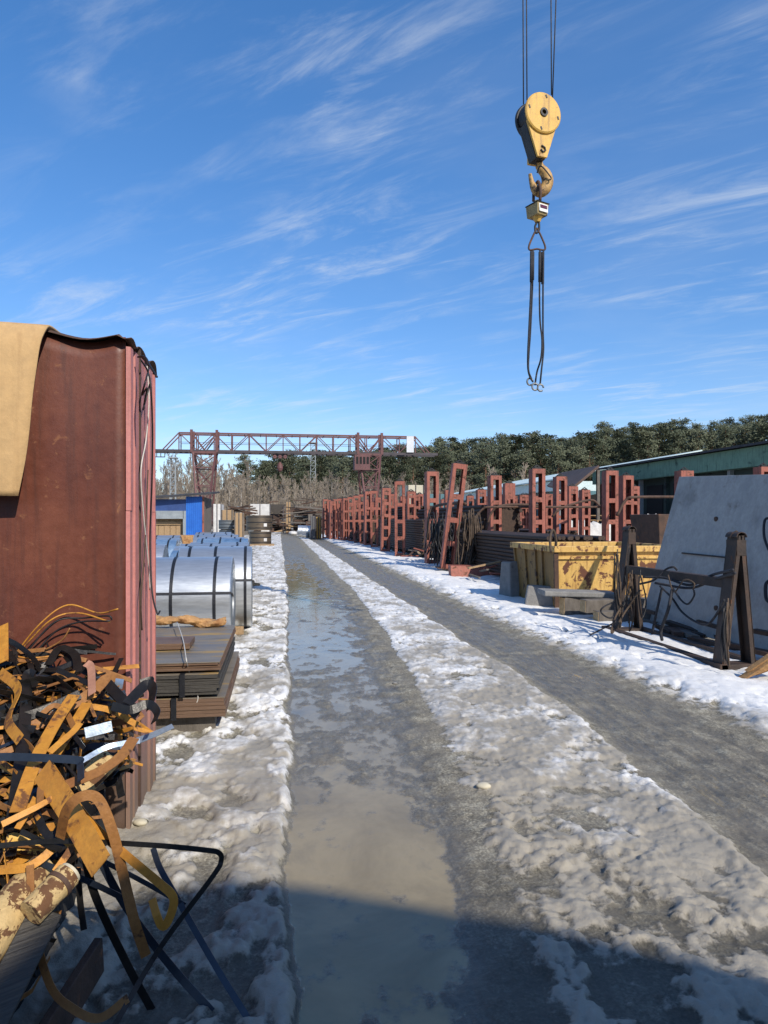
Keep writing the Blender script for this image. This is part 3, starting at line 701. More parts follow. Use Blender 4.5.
junk(222,250,505,511,78,'dark rusty steel stack behind the pale timber crates')
junk(267,284,500,523,95,'dark steel stack left of the end of the road')
farbox('plywood_panel', 286,291,502,521, 88,.6,'wood','tall plywood panel standing at the end of the road','panel',0)
junk(296,322,501,516,80,'wide dark steel stack right of the end of the road')
farbox('yellow_crate', 316,321,517,528, 62,1.5,'yellow_paint','small yellow crate at the foot of the farthest red posts','crate',0)
farbox('grey_cabinet', 311,315,516,528, 60,1.2,'corrugated','narrow grey cabinet beside the small yellow crate','cabinet',0)
# rusty hopper on legs
p = P(276, 520, 88); root = empty('hopper', (p.x,p.y,0), 'tan hopper on thin legs at the end of the road', 'hopper')
MB().quadbox([(p.x-.3,p.y-.3,2.4),(p.x+.3,p.y-.3,2.4),(p.x+.3,p.y+.3,2.4),(p.x-.3,p.y+.3,2.4),(p.x-1.2,p.y-1.1,3.6),(p.x+1.2,p.y-1.1,3.6),(p.x+1.2,p.y+1.1,3.6),(p.x-1.2,p.y+1.1,3.6)]).build('funnel','wood_grey',root)
for sx in (-1,1):
    for sy in (-1,1): MB().bar((p.x+sx*.9,p.y+sy*.9,0),(p.x+sx*.9,p.y+sy*.9,3.5),.12).build('leg','crane_dark',root)
# white bales / blue drums
mb_sp = [(293,524,75,.45,'white_dirty','white bale','round white bale at the left edge of the far road end'),(302,519,78,.6,'white_dirty','white bale','large white bale on the stack at the right of the far road end')]
for (px,py,Y,r,mt,cat,lab) in mb_sp:
    p = P(px,py,Y); mb = MB(); mb.grid(lambda u,v: (p.x+r*math.sin(v*math.pi)*math.cos(u*6.2832)*(1+.12*math.sin(u*19)), p.y+r*math.sin(v*math.pi)*math.sin(u*6.2832), max(.02,r*.5+.5*r*math.cos(v*math.pi)*(1+.2*math.sin(u*31)))), 20, 12)
    tag(mb.build('white_bale', mt, smooth='full'), lab, cat)
for i in range(4):
    p = P(298+i*4, 527, 68-i*2); root = empty('steel_coil', (p.x,p.y,.03), '%s small galvanised coil from the left at the far end of the right verge' % ORD[i], 'steel coil', 'small coils at the far end of the verge')
    MB().lathe([(.2,0),(.55,0),(.55,.45),(.2,.45)], 24, (p.x,p.y,.58), 'X').build('roll','zinc',root,smooth=True)
# ------------------------------------------------------------------ rack posts
def post_proto(w, d, H, openings, matname='salmon', panel=False):
    root = empty('rack_post', (0,0,0), 'x', 'rack post')
    c = .115; hw = w/2
    mb = MB()
    for sx in (-1, 1):
        xx = sx*(hw-.006)
        mb.b2(xx-.006, xx+.006, -d/2, d/2, 0, H)                       # web
        x0, x1 = sorted((sx*(hw-.012), sx*(hw-c)))
        mb.b2(x0, x1, -d/2, -d/2+.012, 0, H); mb.b2(x0, x1, d/2-.012, d/2, 0, H)
    mb.build('channels', matname, root, local=True, bevel=.003)
    hs = [.0, .75, 1.50, 2.25, H-.16] if openings == 4 else [0, .6, 1.15, 1.75, 2.35, 2.85, H-.16]
    for ih, h in enumerate(hs):
        mb = MB()
        for sy in (-1, 1): mb.b2(-hw+c+.001, hw-c-.001, sy*(d/2-.006)-.005, sy*(d/2-.006)+.005, h, h+.16)
        mb.b2(-hw+.013, hw-.013, -d/2+.013, d/2-.013, h+.07, h+.085)
        mb.build('rung', matname, root, local=True)
    if panel: MB().b2(-hw+c+.001, hw-c-.001, -d/2+.002, -d/2+.010, H-.75, H-.161).build('panel', matname, root, local=True)
    MB().bar((-hw*.8,0,H), (0,0,H+.13), .035).bar((0,0,H+.13), (hw*.8,0,H), .035).box((0,0,H+.03),(w*.5,d*.4,.06)).build('lifting_eye', 'black_steel', root, local=True)
    MB().box((0,0,.01),(w+.25,d+.2,.03)).build('base_plate', 'brown_rust', root, local=True)
    return root
PA = post_proto(.46, .36, 3.38, 4); PB = post_proto(.46, .36, 3.2, 6); PC = post_proto(.50,.40,3.38,4,panel=True)
for p_ in (PA, PB, PC): p_['group'] = 'red ladder posts of the long stock racks'
used = set()
def post(proto, loc, rot=(0,0,0), sz=1.0, label=''):
    if proto.name in used: o = copy_tree(proto)
    else: o = proto; used.add(proto.name)
    o.location = loc; o.rotation_euler = rot; o.scale = (1,1,sz); o['label'] = label; return o
def by_top(px, py, H=3.45, ground=0.0):
    Y = (H-EYE)*F/(HY-py); q = P(px, py, Y); return (q.x, q.y, ground)
# road-side row, near to far
near = [(432,473,PA)]
post(PA, (5.6, 25.6, 0), (0,0,R(3)), 1.02, 'straight red ladder post just behind the leaning one at the road edge')
L = by_top(463, 467); post(PA, (5.30, 21.9, .08), (R(2), R(6.5), R(-4)), 1.0, 'leaning red ladder post hung with tangled slings at the road edge')
row = [(400,480),(385,485),(367.5,492),(357,497),(343,497.5),(332,498),(325,499.5)]
for i, (px, py) in enumerate(row):
    pos_ = by_top(px, py); post(PA if i % 2 == 0 else PB, pos_, (0,R(random.uniform(-1,1)),R(random.uniform(-8,8))), random.uniform(.98,1.03), 'red ladder post, %s beyond the sling-hung pair in the roadside row' % ORD[i])
row = [(378,494),(350,500),(338,501),(393,490),(411,487),(416,491),(363,499)]
for i, (px, py) in enumerate(sorted(row, reverse=True)):
    pos_ = by_top(px, py); post(PB, pos_, (0,0,R(random.uniform(-10,10))), 1, 'slim red ladder post, %s from the right in the far second row' % ORD[i])
back = [(481,485,PB,'slim dark red post right of the leaning post'),(494.5,474,PA,'red ladder post between the leaning post and the panelled post'),(509,482,PC,'red post with a closed top panel in the middle row'),
        (537,467,PA,'tall red ladder post directly above the left corner of the yellow skip'),(560,475,PA,'red ladder post above the middle of the yellow skip'),(572,481,PB,'slim red ladder post behind the post above the middle of the skip'),
        (584.5,485,PB,'short looking red ladder post farthest back above the yellow skip'),(610,469,PA,'nearest red ladder post of the pair above the right part of the skip'),(626,474,PA,'rear red ladder post of the pair above the right part of the skip'),
        (684,469,PC,'panelled red post showing behind the left top of the grey plate'),(763,465,PA,'red post whose tip shows above the grey plate at the right edge'),(470,492,PB,'slim red post half hidden behind the leaning post'),
        (449,489,PC,'panelled red post between the two sling-hung posts'),(444,496,PB,'slim red post in the gap left of the leaning post'),(548,490,PB,'slim red post in the gap above the yellow skip'),(523,491,PB,'slim red post left of the tall post above the skip'),(418,494,PB,'slim red post left of the sling-hung pair'),(499,493,PB,'slim red post behind the panelled middle post'),(633,481,PB,'slim red post behind the rear right pair')]
for (px, py, k, lab) in back: post(k, by_top(px, py), (0,0,R(random.uniform(-5,5))), 1.0, lab)
for i in range(16):
    px = 420-i*6.2+random.uniform(-1.5,1.5); py = float(np.interp(px,[322,370,400,425],[502,498,494,491]))+random.uniform(0,3)
    post(PB if i % 3 else PA, by_top(px, py), (0,R(random.uniform(-1.5,1.5)),R(random.uniform(-15,15))), 1, 'red ladder post, %s from the right in the crowded row beyond the sling-hung pair' % ORD[i])
for i in range(9):
    px = 492+i*11.5+random.uniform(-2,2); py = 489+random.uniform(0,4)
    post(PB, by_top(px, py), (0,0,R(random.uniform(-15,15))), 1, 'small red ladder post, %s from the left in the farthest row above the skip' % ORD[i])
for i in range(9):
    px = 374-i*5.6+random.uniform(-1,1); py = float(np.interp(px,[322,345,370,385,400,432],[500,497.5,492,485,480,473]))
    post(PA, by_top(px, py), (0,R(random.uniform(-1.5,1.5)),R(random.uniform(-8,8))), 1, 'roadside red ladder post, %s beyond the sling-hung pair among the tightly packed ones' % ORD[i])
# long dark arms between the posts
def armbar(pts, r, lab): return tag(MB().tube(crom(pts,5), r, 8).build('tie_tube','brown_rust',smooth='full'), lab, 'tube', 'dark tubes tying the rack posts')
armbar([P(428,540,25.2), P(429,515,25.2), P(436,506,25), P(457,503,23),P(466,504,22.2)], .05, 'bent dark tube rising to the leaning post')
armbar([P(474,520,24), P(483,509,24), P(496,507,24), P(560,507,24.5), P(612,507,25)], .04, 'long level dark tube tying the posts behind the skip')
armbar([P(486,530,26), P(492,512,26), P(505,505,26), P(545,505,27)], .045, 'dark tube curving up beside the panelled post')
armbar([P(552,517,26), P(562,508,26), P(590,500,27), P(600,506,27)], .045, 'dark tube sloping between the posts above the skip')
armbar([P(617,516,24), P(626,500,24), P(640,497,24), P(700,497,25)], .05, 'dark tube curving right toward the grey plate')
# stock in the racks
def bundle(x0, x1, y0, y1, h, label, rr=.05, mat='bar_rust', z0=.18):
    root = empty('bar_bundle', ((x0+x1)/2, (y0+y1)/2, z0-.18), label, 'steel bars'); mb = MB(); nx = int((x1-x0)/(2.1*rr)); nz = int(h/(2.0*rr)); rnd = random.Random(int(y0*10+x0))
    for i in range(nx):
        for j in range(nz):
            if 0 < i < nx-1 and 0 < j < nz-1: continue
            a = y0+rnd.uniform(-.25,.25); xx = x0+(i+.5)*(x1-x0)/nx+rnd.uniform(-.008,.008); zz = z0+rr+j*2*rr+rnd.uniform(-.006,.006)
            mb.tube([(xx,a,zz),(xx+rnd.uniform(-.02,.02),(y0+y1)/2,zz-.01),(xx,y1+rnd.uniform(-.3,.3),zz)], rr*.97, 8)
    mb.build('bars', mat, root, smooth=True)
    MB().b2(x0+.06,x1-.06,y0+.2,y1-.2,z0+.05,z0+h-.12).build('inner_bars', mat, root)
    for q in (.1,.5,.9): yy = y0+(y1-y0)*q; MB().b2(x0-.1,x1+.1,yy-.06,yy+.06,-.02,z0).build('bearer', 'wood_grey', root)
    return root
bundle(6.0,7.6,15.4,26.5,1.12,'long low stack of dark steel bars behind the yellow skip')
bundle(5.95,7.5,29,44,1.5,'dark stack of steel bars along the road beyond the leaning post')
bundle(5.9,7.4,46,62,1.9,'farthest roadside stack of dark steel bars')
bundle(9.2,11,24.5,36,.8,'dark steel bars in the middle rack behind the skip')
bundle(11.8,13.4,30,42,1.0,'dark steel bars in the rear rack')
bundle(8.6,10.6,40,58,1.6,'dark stack of bars between the far red posts',.08)
bundle(7.9,9.6,27,40,2.2,'tall dark stack of bars behind the roadside posts',.08)
bundle(8.0,9.8,44,60,2.4,'farthest tall dark stack of bars behind the roadside posts',.08)
# tangles hung on the two posts
slab = ['tangled dark wire slings hanging between the two sling-hung posts','tangled dark wire slings hanging on the leaning post']
for q, (cx0, cx1, tY, s_) in enumerate(((429,452,24.2,31),(459,478,22.0,43))):
    mb = MB(); rnd = random.Random(s_)
    for i in range(44):
        px = rnd.uniform(cx0, cx1); top = rnd.uniform(508, 528); bot = rnd.uniform(545, 574 if q else 566); Y = tY+rnd.uniform(-.3,.4)
        w = rnd.uniform(1.5,5); a = P(px, top, Y); b_ = P(px+rnd.uniform(-6,7), bot, Y+rnd.uniform(-.4,.1)); c_ = P(px+w, top+rnd.uniform(0,14), Y)
        mb.tube(crom([a, P(px+rnd.uniform(-3,3), (top+bot)/2, Y-.1), b_, P(px+w+rnd.uniform(-3,3),(top+bot)/2,Y), c_], 5), rnd.uniform(.012,.028), 5)
    o = mb.build('wire_slings', 'hose_brown' if q else 'black_steel', smooth='full'); tag(o, slab[q], 'slings', kind='stuff')
# base sledge of the leaning post
mb = MB(); p = P(459,580,20.2)
tag(MB().prism([(p.x-.30,p.y-.3,0),(p.x+1.0,p.y-.1,0),(p.x+1.15,p.y+.1,.30),(p.x-.28,p.y-.1,.34)],(.05,.5,0)).build('steel_wedge','salmon',bevel=.01),'salmon steel foot piece under the leaning post','steel foot')
# rubble near the racks
rnd = random.Random(77)
for i in range(22):
    px = rnd.uniform(468, 505) if i < 12 else rnd.uniform(404, 424); py = rnd.uniform(572, 584) if i < 12 else rnd.uniform(550,562); q = G(px, py)
    m_ = ['wood','brown_rust','wood_grey','salmon'][i % 4]; a = rnd.uniform(0,3.1); L_ = rnd.uniform(.4,1.1); z = rnd.uniform(.1,.35)
    tag(MB().bar((q.x-math.cos(a)*L_/2,q.y-math.sin(a)*L_/2,z),(q.x+math.cos(a)*L_/2,q.y+math.sin(a)*L_/2,z+rnd.uniform(-.1,.25)),rnd.uniform(.05,.12),.04).build('scrap_offcut',m_),
        'loose offcut lying below the leaning red post' if i < 12 else 'loose offcut lying at the foot of the roadside posts', 'offcut', 'offcuts below the leaning post' if i < 12 else 'offcuts at the foot of the roadside posts')
# ------------------------------------------------------------------ yellow skip
root = empty('yellow_skip', (6.1, 13.4, 0), 'flaking yellow steel skip beside the road in front of the red posts', 'skip')
x0, x1, y0, y1, zt = 4.92, 7.25, 12.0, 14.3, 1.13
def skip_pt(fx, fy, z, out=0):
    k = 1-z/zt; ix = .07*k; iy = .12*k
    return Vector((x0+ix-out+(x1-x0-2*ix+2*out)*fx, y0+iy-out+(y1-y0-2*iy+2*out)*fy, z))
def wallq(fa, fb, mat, nm):
    mb = MB(); a0, b0, b1, a1 = skip_pt(*fa, .03), skip_pt(*fb, .03), skip_pt(*fb, zt), skip_pt(*fa, zt)
    B = len(mb.v); mb.v += [a0, b0, b1, a1]; mb.f.append((0,1,2,3)); mb.build(nm, mat, root, solid=.01)
wallq((0,0),(1,0),'yellow_skip','front_wall'); wallq((0,1),(0,0),'yellow_shade_dirty','side_wall'); wallq((1,0),(1,1),'yellow_shade_dirty','side_wall'); wallq((1,1),(0,1),'yellow_shade_dirty','rear_wall')
mb = MB(); MB_ = [skip_pt(0,0,.05),skip_pt(1,0,.05),skip_pt(1,1,.05),skip_pt(0,1,.05)]; mb.v = MB_; mb.f = [(0,1,2,3)]; mb.build('floor','brown_rust',root)
mb = MB(); e = [(x0-.02,y0-.02),(x1+.02,y0-.02),(x1+.02,y1+.02),(x0-.02,y1+.02)]
mb.b2(x0-.07,x1+.07,y0-.07,y0+.02,zt-.06,zt+.05); mb.b2(x0-.07,x1+.07,y1-.02,y1+.07,zt-.06,zt+.05); mb.b2(x0-.07,x0+.02,y0+.021,y1-.021,zt-.06,zt+.05); mb.b2(x1-.02,x1+.07,y0+.021,y1-.021,zt-.06,zt+.05)
mb.build('rim','yellow_skip',root,bevel=.008)
mb = MB(); mb.bar(skip_pt(0,0,zt-.16,.02),skip_pt(1,0,zt-.16,.02),.03,.05); mb.build('rib','yellow_skip',root)
for f in (.0,.5,.62,1):
    MB().bar(skip_pt(f,0,.05,.02), skip_pt(f,0,zt-.06,.02), .08, .035, (0,-1,0)).build('rib','yellow_skip' if f else 'brown_rust',root)
for f in (.03,.3,.45,.7,.97):
    MB().bar(skip_pt(0,f,.05,.02), skip_pt(0,f,zt-.06,.02), .06, .035, (1,0,0)).build('rib','yellow_shade_dirty',root)
tag(MB().tube(crom([P(551,552,12.2),P(550,538,12.3),P(553,530,12.4),P(556,540,12.5),P(555,552,12.6)],5),.025,6).build('sling_end','hose_brown',smooth='full'),'looped brown sling end hanging on the left rim of the yellow skip','sling')
# concrete blocks and timbers
def rock(name, c, size, mat, lab, cat, taper=.82, rz=0, seed=0):
    rnd = random.Random(seed); pts = []
    for z, k in ((0,1),(size[2],taper)):
        for sx, sy in ((-1,-1),(1,-1),(1,1),(-1,1)):
            q = Vector((sx*size[0]/2*k*rnd.uniform(.93,1.05), sy*size[1]/2*k*rnd.uniform(.93,1.05), z*rnd.uniform(.93,1.05))); q.rotate(Euler((0,0,rz))); pts.append(q+Vector(c))
    o = MB().quadbox(pts).build(name, mat, bevel=.03); return tag(o, lab, cat)
q = G(517,599); rock('concrete_block', (q.x,q.y+.3,0), (.42,.5,.78), 'concrete', 'grey tapered concrete block left of the yellow skip', 'concrete block', .78, .2, 1)
q = G(546,609); rock('concrete_block', (q.x,q.y+.25,0), (.62,.55,.42), 'concrete', 'low rough concrete block at the near corner of the yellow skip', 'concrete block', .85, -.3, 2)
q = P(577,594,11.95); tag(MB().box((q.x,q.y,.40),(1.25,.5,.09),(0,R(2),R(-6))).build('concrete_slab','concrete',bevel=.02),'thin concrete slab laid across the timbers before the yellow skip','slab')
tl = [((583,606,11.35),(1.2,.22,.21),-22,'upper squared timber with a pale sawn end before the yellow skip'),((596,617,11.1),(1.3,.22,.19),-26,'lower squared timber with a pale sawn end before the yellow skip'),((562,606,11.8),(1.3,.2,.3),-20,'dark timber at the back of the pile before the yellow skip')]
for (a, size, rz, lab) in tl:
    q = P(*a); c_ = Vector((q.x+size[0]/2*math.cos(R(rz+25)), q.y+size[0]/2*math.sin(R(rz+25)), q.z)); root = empty('timber_beam', c_, lab, 'timber')
    o = MB().box((0,0,0), size).build('beam','wood_grey',root,local=True,bevel=.01); o2 = MB().box((-size[0]/2-.003,0,0),(.004,size[1]-.02,size[2]-.02)).build('sawn_end','wood_endgrain',root,local=True)
    root.rotation_euler = (0,0,R(rz+25))
# ------------------------------------------------------------------ A-frame rack with leaning plate
root = empty('a_frame_rack', (5.0, 8.4, 0), 'brown steel A-frame rack with two pointed ends and a cross beam', 'rack')
for (yy, H, xx) in ((7.10,1.48,5.00),(9.62,1.52,5.06)):
    for sx, sp in ((-1,.22),(1,.17)):
        mb = MB(); foot = Vector((xx+sx*sp, yy, .06)); top = Vector((xx+sx*.035, yy, H))
        d = (top-foot).normalized(); xo = Vector((sx,0,0))
        mb.bar(foot, top, .012, .14, (0,1,0)) if False else None
        # channel: web + two flanges
        n_ = Vector((0,1,0)); w_ = d.cross(n_).normalized()
        def slabq(cn, half_w, half_n):
            a = [(-w_*half_w-n_*half_n), (w_*half_w-n_*half_n), (w_*half_w+n_*half_n), (-w_*half_w+n_*half_n)]
            mb.quadbox([foot+cn+k for k in a]+[top+cn+k for k in a])
        slabq(Vector((0,0,0)), .006, .09); slabq(n_*.084+w_*-sx*-.02, .028, .006); slabq(n_*-.084+w_*-sx*-.02, .028, .006)
        mb.build('leg','rack_dark',root,bevel=.002)
    mb = MB(); mb.tube([(xx-.07,yy,H-.03),(xx-.045,yy,H+.02),(xx,yy,H+.045),(xx+.045,yy,H+.02),(xx+.07,yy,H-.03)],.012,6)
    mb.grid(lambda u,v: (xx-.065*math.cos(u*math.pi), yy-.1+.2*v, H-.02+.06*math.sin(u*math.pi)), 10, 1); mb.build('cap','rack_dark',root,solid=.008)
    MB().b2(xx-.055,xx+.055,yy-.095,yy+.095,H-.22,H-.05).build('gusset','rack_dark',root)
    MB().b2(xx-.24,xx+.22,yy-.10,yy+.10,.0,.07).build('foot_plate','rack_dark',root,bevel=.004)
MB().b2(4.96,5.06,7.20,9.55,.88,.99).build('cross_beam','rack_dark',root,bevel=.004)
MB().b2(4.74,4.84,7.0,9.85,-.01,.075).b2(5.22,5.32,7.0,9.85,-.01,.075).build('base_rail','rack_dark',root,bevel=.004)
for i in range(16):
    rnd = random.Random(900+i); yy_ = rnd.uniform(6.6,10.4); xx_ = rnd.uniform(5.38,5.74); L_ = rnd.uniform(.3,1.1); z_ = rnd.uniform(.05,.12+.25*(i%3==0)); a = rnd.uniform(1.1,2.0)
    tag(MB().bar((xx_-math.cos(a)*L_/2,yy_-math.sin(a)*L_/2,z_),(xx_+math.cos(a)*L_/2,yy_+math.sin(a)*L_/2,z_+rnd.uniform(-.03,.08)),rnd.uniform(.05,.14),.05).build('scrap_offcut',['rack_dark','brown_rust','wood_grey','bar_rust'][i%4]),
        'dark offcut lying between the A-frame rack and the grey plate','offcut','offcuts lying behind the A-frame rack')
# plate
a0, a1 = Vector((5.80,10.62,.05)), Vector((6.46,10.62,2.36)); b0, b1 = Vector((5.72,5.9,.05)), Vector((6.34,5.9,2.14))
mb = MB(); th = Vector((.035,0,-.01)); mb.quadbox([a0,b0,b0+th,a0+th,a1,b1,b1+th,a1+th])
root = empty('grey_plate', (5.8, 8.2, 0), 'large scratched grey steel plate leaning behind the A-frame rack', 'plate'); mb.build('plate','grey_plate',root,bevel=.006)
def onplate(px, py, off=-.02):
    a = (px-HX)/F; bz = -(py-HY)/F
    nrm = (b0-a0).cross(a1-a0).normalized(); d = P(px, py, 1.0)-Vector((0,0,EYE)); o_ = Vector((0,0,EYE))
    t = (a0-o_).dot(nrm)/d.dot(nrm); return o_+d*(t*(1+off*.3))
MB().tube([onplate(682,553,-.01),onplate(733,558,-.01)],.012,5).build('welded_bar','black_steel',root)
for (px,py) in ((716,519),(716,608)):
    q = onplate(px,py,0); MB().lathe([(0.001,-.012),(.035,-.012),(.035,.012),(.001,.012)],12,q,'X').build('stud','brown_rust',root)
# cables over the cross beam
def C(pts, r, lab, name='cable', mat='rope_black', grp='black cables slung over the A-frame rack'): return tag(MB().tube(crom(pts,7), r, 6).build(name,mat,smooth='full'), lab, 'cable', grp)
C([P(640,584,9.3),P(654,580,9.0),P(665,570,8.9),P(673,567,8.8),P(677,570,8.8)],.014,'short black cable end curling up off the cross beam')
C([P(643,577,9.2),P(665,578,9),P(690,585,8.6),P(712,575,8.2),P(733,570,7.3)],.016,'upper thick black cable running to the near A-frame end')
C([P(655,583,9),P(690,588,8.6),P(715,579,8.1),P(735,573,7.3)],.016,'lower thick black cable running to the near A-frame end')
C([P(660,586,8.9),P(672,598,8.7),P(682,612,8.5),P(696,622,8.2),P(708,624,8.0),P(718,612,7.8),P(724,600,7.5)],.014,'long black cable sagging in a deep curve below the cross beam')
C([P(673,588,8.7),P(681,600,8.5),P(688,604,8.4),P(694,596,8.3),P(694,590,8.3)],.012,'small black cable loop below the middle of the cross beam')
C([P(672,590,8.7),P(668,610,8.6),P(661,630,8.9),P(662,640,8.8)],.02,'thick black cable hanging straight from the cross beam')
C([P(662,588,8.9),P(657,610,8.9),P(652,634,9.0)],.018,'second thick black cable hanging left of the straight one')
C([P(668,575,8.7),P(674,592,8.5),P(684,580,8.4),P(694,583,8.3),P(693,590,8.3)],.009,'tan thin rope looped on the cross beam','rope','hose_brown','thin tan ropes on the A-frame rack')
C([P(620,600,9.6),P(605,606,9.3),P(601,612,9.3),P(610,618,9.2),P(620,612,9.4)],.012,'black cable loop left of the far A-frame end')
C([P(632,575,9.7),P(626,598,9.5),P(615,618,9.2),P(612,633,9.0),P(625,612,9.3),P(640,590,9.2)],.014,'tan hose looped from the far A-frame end to the snow','hose','hose_brown','thin tan ropes on the A-frame rack')
C([P(590,635,9.4),P(604,628,9.5),P(618,620,9.6),P(632,606,9.5)],.012,'black cable trailing on the snow left of the rack')
for i in range(13):
    rnd = random.Random(200+i); near_ = i > 8
    px = rnd.uniform(722,733) if near_ else rnd.uniform(616,648); Y = 7.25 if near_ else 9.4; t0 = rnd.uniform(598,604) if near_ else rnd.uniform(540,585); t1 = rnd.uniform(645,668) if near_ else rnd.uniform(605,636)
    C([P(px,t0,Y),P(px+rnd.uniform(-3,3),(t0+t1)/2,Y-.05),P(px+rnd.uniform(-4,4),t1,Y-.08),P(px+rnd.uniform(-6,6),(t0+t1)/2+8,Y-.03),P(px+rnd.uniform(-3,3),t0+4,Y-.02)],rnd.uniform(.005,.011),
      'thin looped cord hanging at the near A-frame end' if near_ else 'thin looped cord hanging at the far A-frame end','cord','hose_brown' if i % 2 else 'black_steel','thin cords at the near A-frame end' if near_ else 'thin cords at the far A-frame end')
C([onplate(772,518,-.03),onplate(765,520,-.05),onplate(764,535,-.05),onplate(768,548,-.05),onplate(775,560,-.04)],.016,'black hose loop on the grey plate at the right edge, upper one','hose','rope_black','black hoses on the grey plate')
C([onplate(772,580,-.03),onplate(766,584,-.05),onplate(766,598,-.05),onplate(770,602,-.05),onplate(778,602,-.04)],.02,'black hose loop on the grey plate at the right edge, lower one','hose','rope_black','black hoses on the grey plate')
# split wood at the right edge
for (pts, w_, lab) in (([P(739,682,7.1),P(758,672,7.0),P(785,658,6.9)],.10,'long splintered board sticking out at the right edge'),([P(752,675,7.2),P(768,664,7.1),P(790,655,7.0)],.13,'upper orange split log at the right edge'),([P(748,690,7.0),P(770,686,6.9),P(800,684,6.8)],.12,'dark lower board at the right edge')):
    mb = MB(); rnd = random.Random(int(w_*100)); d_ = (pts[2]-pts[0]).normalized()
    for k in range(4):
        o_ = Vector((0,rnd.uniform(-.05,.05),rnd.uniform(-.03,.05))); st_ = pts[0]+d_*rnd.uniform(0,.18)+o_; up_ = d_.cross(Vector((0,1,0))).normalized(); e_ = pts[2]+o_
        mb.prism([st_, e_+up_*w_*.5, e_-up_*w_*.5],(0,rnd.uniform(.05,.09),.01))
    tag(mb.build('split_wood','wood_orange' if 'dark' not in lab else 'wood_grey'),lab,'wood')
# dark steel hopper behind the plate edge
q = P(668,530,18); tag(MB().quadbox([(q.x-.2,q.y,0),(q.x+.6,q.y,0),(q.x+.6,q.y+1,0),(q.x-.2,q.y+1,0),(q.x-.38,q.y-.2,1.8),(q.x+1.2,q.y-.2,1.8),(q.x+1.2,q.y+1.3,1.8),(q.x-.38,q.y+1.3,1.8)]).build('steel_bin','brown_rust',bevel=.02),'dark tapering steel bin between the skip and the grey plate','bin')
# ------------------------------------------------------------------ long sheds on the right
def shed(name, x, y0, y1, z_eave, fascia, mw, mf, mr, label, open_bays, depth=14, slope=.12):
    root = empty(name, (x+depth/2, (y0+y1)/2, 0), label, 'shed')
    MB().b2(x+.6, x+depth, y0, y1, 0, z_eave-fascia).build('wall', mw, root)
    mb = MB(); n_ = int((y1-y0)/.9)
    for i in range(n_): a = y0+(y1-y0)*i/n_; mb.b2(x-.05, x+.12-.05*(i % 2), a, a+(y1-y0)/n_, z_eave-fascia, z_eave-.03)
    mb.b2(x+.1201,x+depth,y0,y1,z_eave-fascia+.002,z_eave-.03)
    mb.build('fascia', mf, root)
    MB().quadbox([(x-.35,y0-.5,z_eave),(x+depth,y0-.5,z_eave+slope*depth),(x+depth,y1+.5,z_eave+slope*depth),(x-.35,y1+.5,z_eave),(x-.35,y0-.5,z_eave+.12),(x+depth,y0-.5,z_eave+slope*depth+.12),(x+depth,y1+.5,z_eave+slope*depth+.12),(x-.35,y1+.5,z_eave+.12)]).build('roof', mr, root)
    k = max(2, int((y1-y0)/3.2))
    for i in range(k+1):
        yy = y0+(y1-y0)*i/k; MB().b2(x+.35,x+.599,yy-.12,yy+.12,0,z_eave-fascia).build('pillar', 'frame_grey' if i % 3 == 0 else 'green_dark', root)
        if i < k:
            yb = y0+(y1-y0)*(i+.5)/k; h0 = 1.2 if i % 2 else .0
            MB().b2(x+.55,x+.598,yb-1.0,yb+1.0,h0,z_eave-fascia-.45).build('door' if h0 == 0 else 'window', 'dark_void' if (i in open_bays or h0) else 'green_dark', root)
    return root
shed('green_workshop', 24.1, 16, 51.5, 5.45, 1.05, 'green_dark', 'green_wall', 'roof_tar', 'long dark green workshop with boarded fascia behind the grey plate', (0,2,5,8))
shed('teal_warehouse', 24.5, 60, 108, 5.2, .9, 'teal_wall', 'teal_roof', 'teal_roof', 'pale teal roofed warehouse beyond the red posts', (1,4), slope=.2)
# brown lean-to roof
root = empty('lean_to', (19.5, 51, 0), 'open lean-to with brown sloping roof between the two long sheds', 'lean-to')
p1, p2, p3, p4 = P(600,467,44), P(570,492,44), P(548,487,58), P(562,474,58)
mb = MB(); mb.v = [p1,p2,p3,p4]; mb.f = [(0,1,2,3)]; mb.build('roof','brown_roof',root,solid=.15)
MB().bar(P(572,520,44.5), P(572,491,44.5),.18).build('pillar','wood_grey',root); MB().bar(P(598,520,44.5), P(598,470,44.5),.18).build('pillar','wood_grey',root)
a_, b_ = P(575,525,50), P(612,470,50); MB().quadbox([(a_.x,a_.y,0),(b_.x+3,b_.y,0),(b_.x+3,b_.y+.2,0),(a_.x,a_.y+.2,0),(a_.x,a_.y,3.2),(b_.x+3,b_.y,4.3),(b_.x+3,b_.y+.2,4.3),(a_.x,a_.y+.2,3.2)]).build('back_wall','dark_void',root)
# stacked pallets inside, yellow drum, sheets
for i in range(7):
    q = P(596, 520, 46); mb = MB()
    z = .12+i*.30
    mb.b2(q.x-.9,q.x+.7,q.y-.5,q.y+.5,z,z+.05)
    for k in (-.8,-.1,.6): mb.b2(q.x+k-.05,q.x+k+.05,q.y-.5,q.y+.5,z-.11,z)
    tag(mb.build('pallet','wood'), '%s pallet from the bottom of the stack under the lean-to' % ORD[i], 'pallet', 'pallets stacked under the lean-to')
q = P(520,534,26.5); root = empty('yellow_drum',(q.x,q.y,0),'small yellow drum standing behind the steel bars','drum'); MB().lathe([(.01,0),(.28,0),(.29,.3),(.28,.32),(.29,.6),(.28,.9),(.01,.9)],20,(q.x,q.y,.0)).build('body','yellow_paint',root,smooth=True); MB().lathe([(.01,.9),(.27,.9),(.27,.94),(.01,.94)],20,(q.x,q.y,0)).build('lid','black_steel',root)
farbox('site_cabin', 408,424,485,520, 70,5,'cream_sheet','cream cabin behind the far red posts','cabin',0)
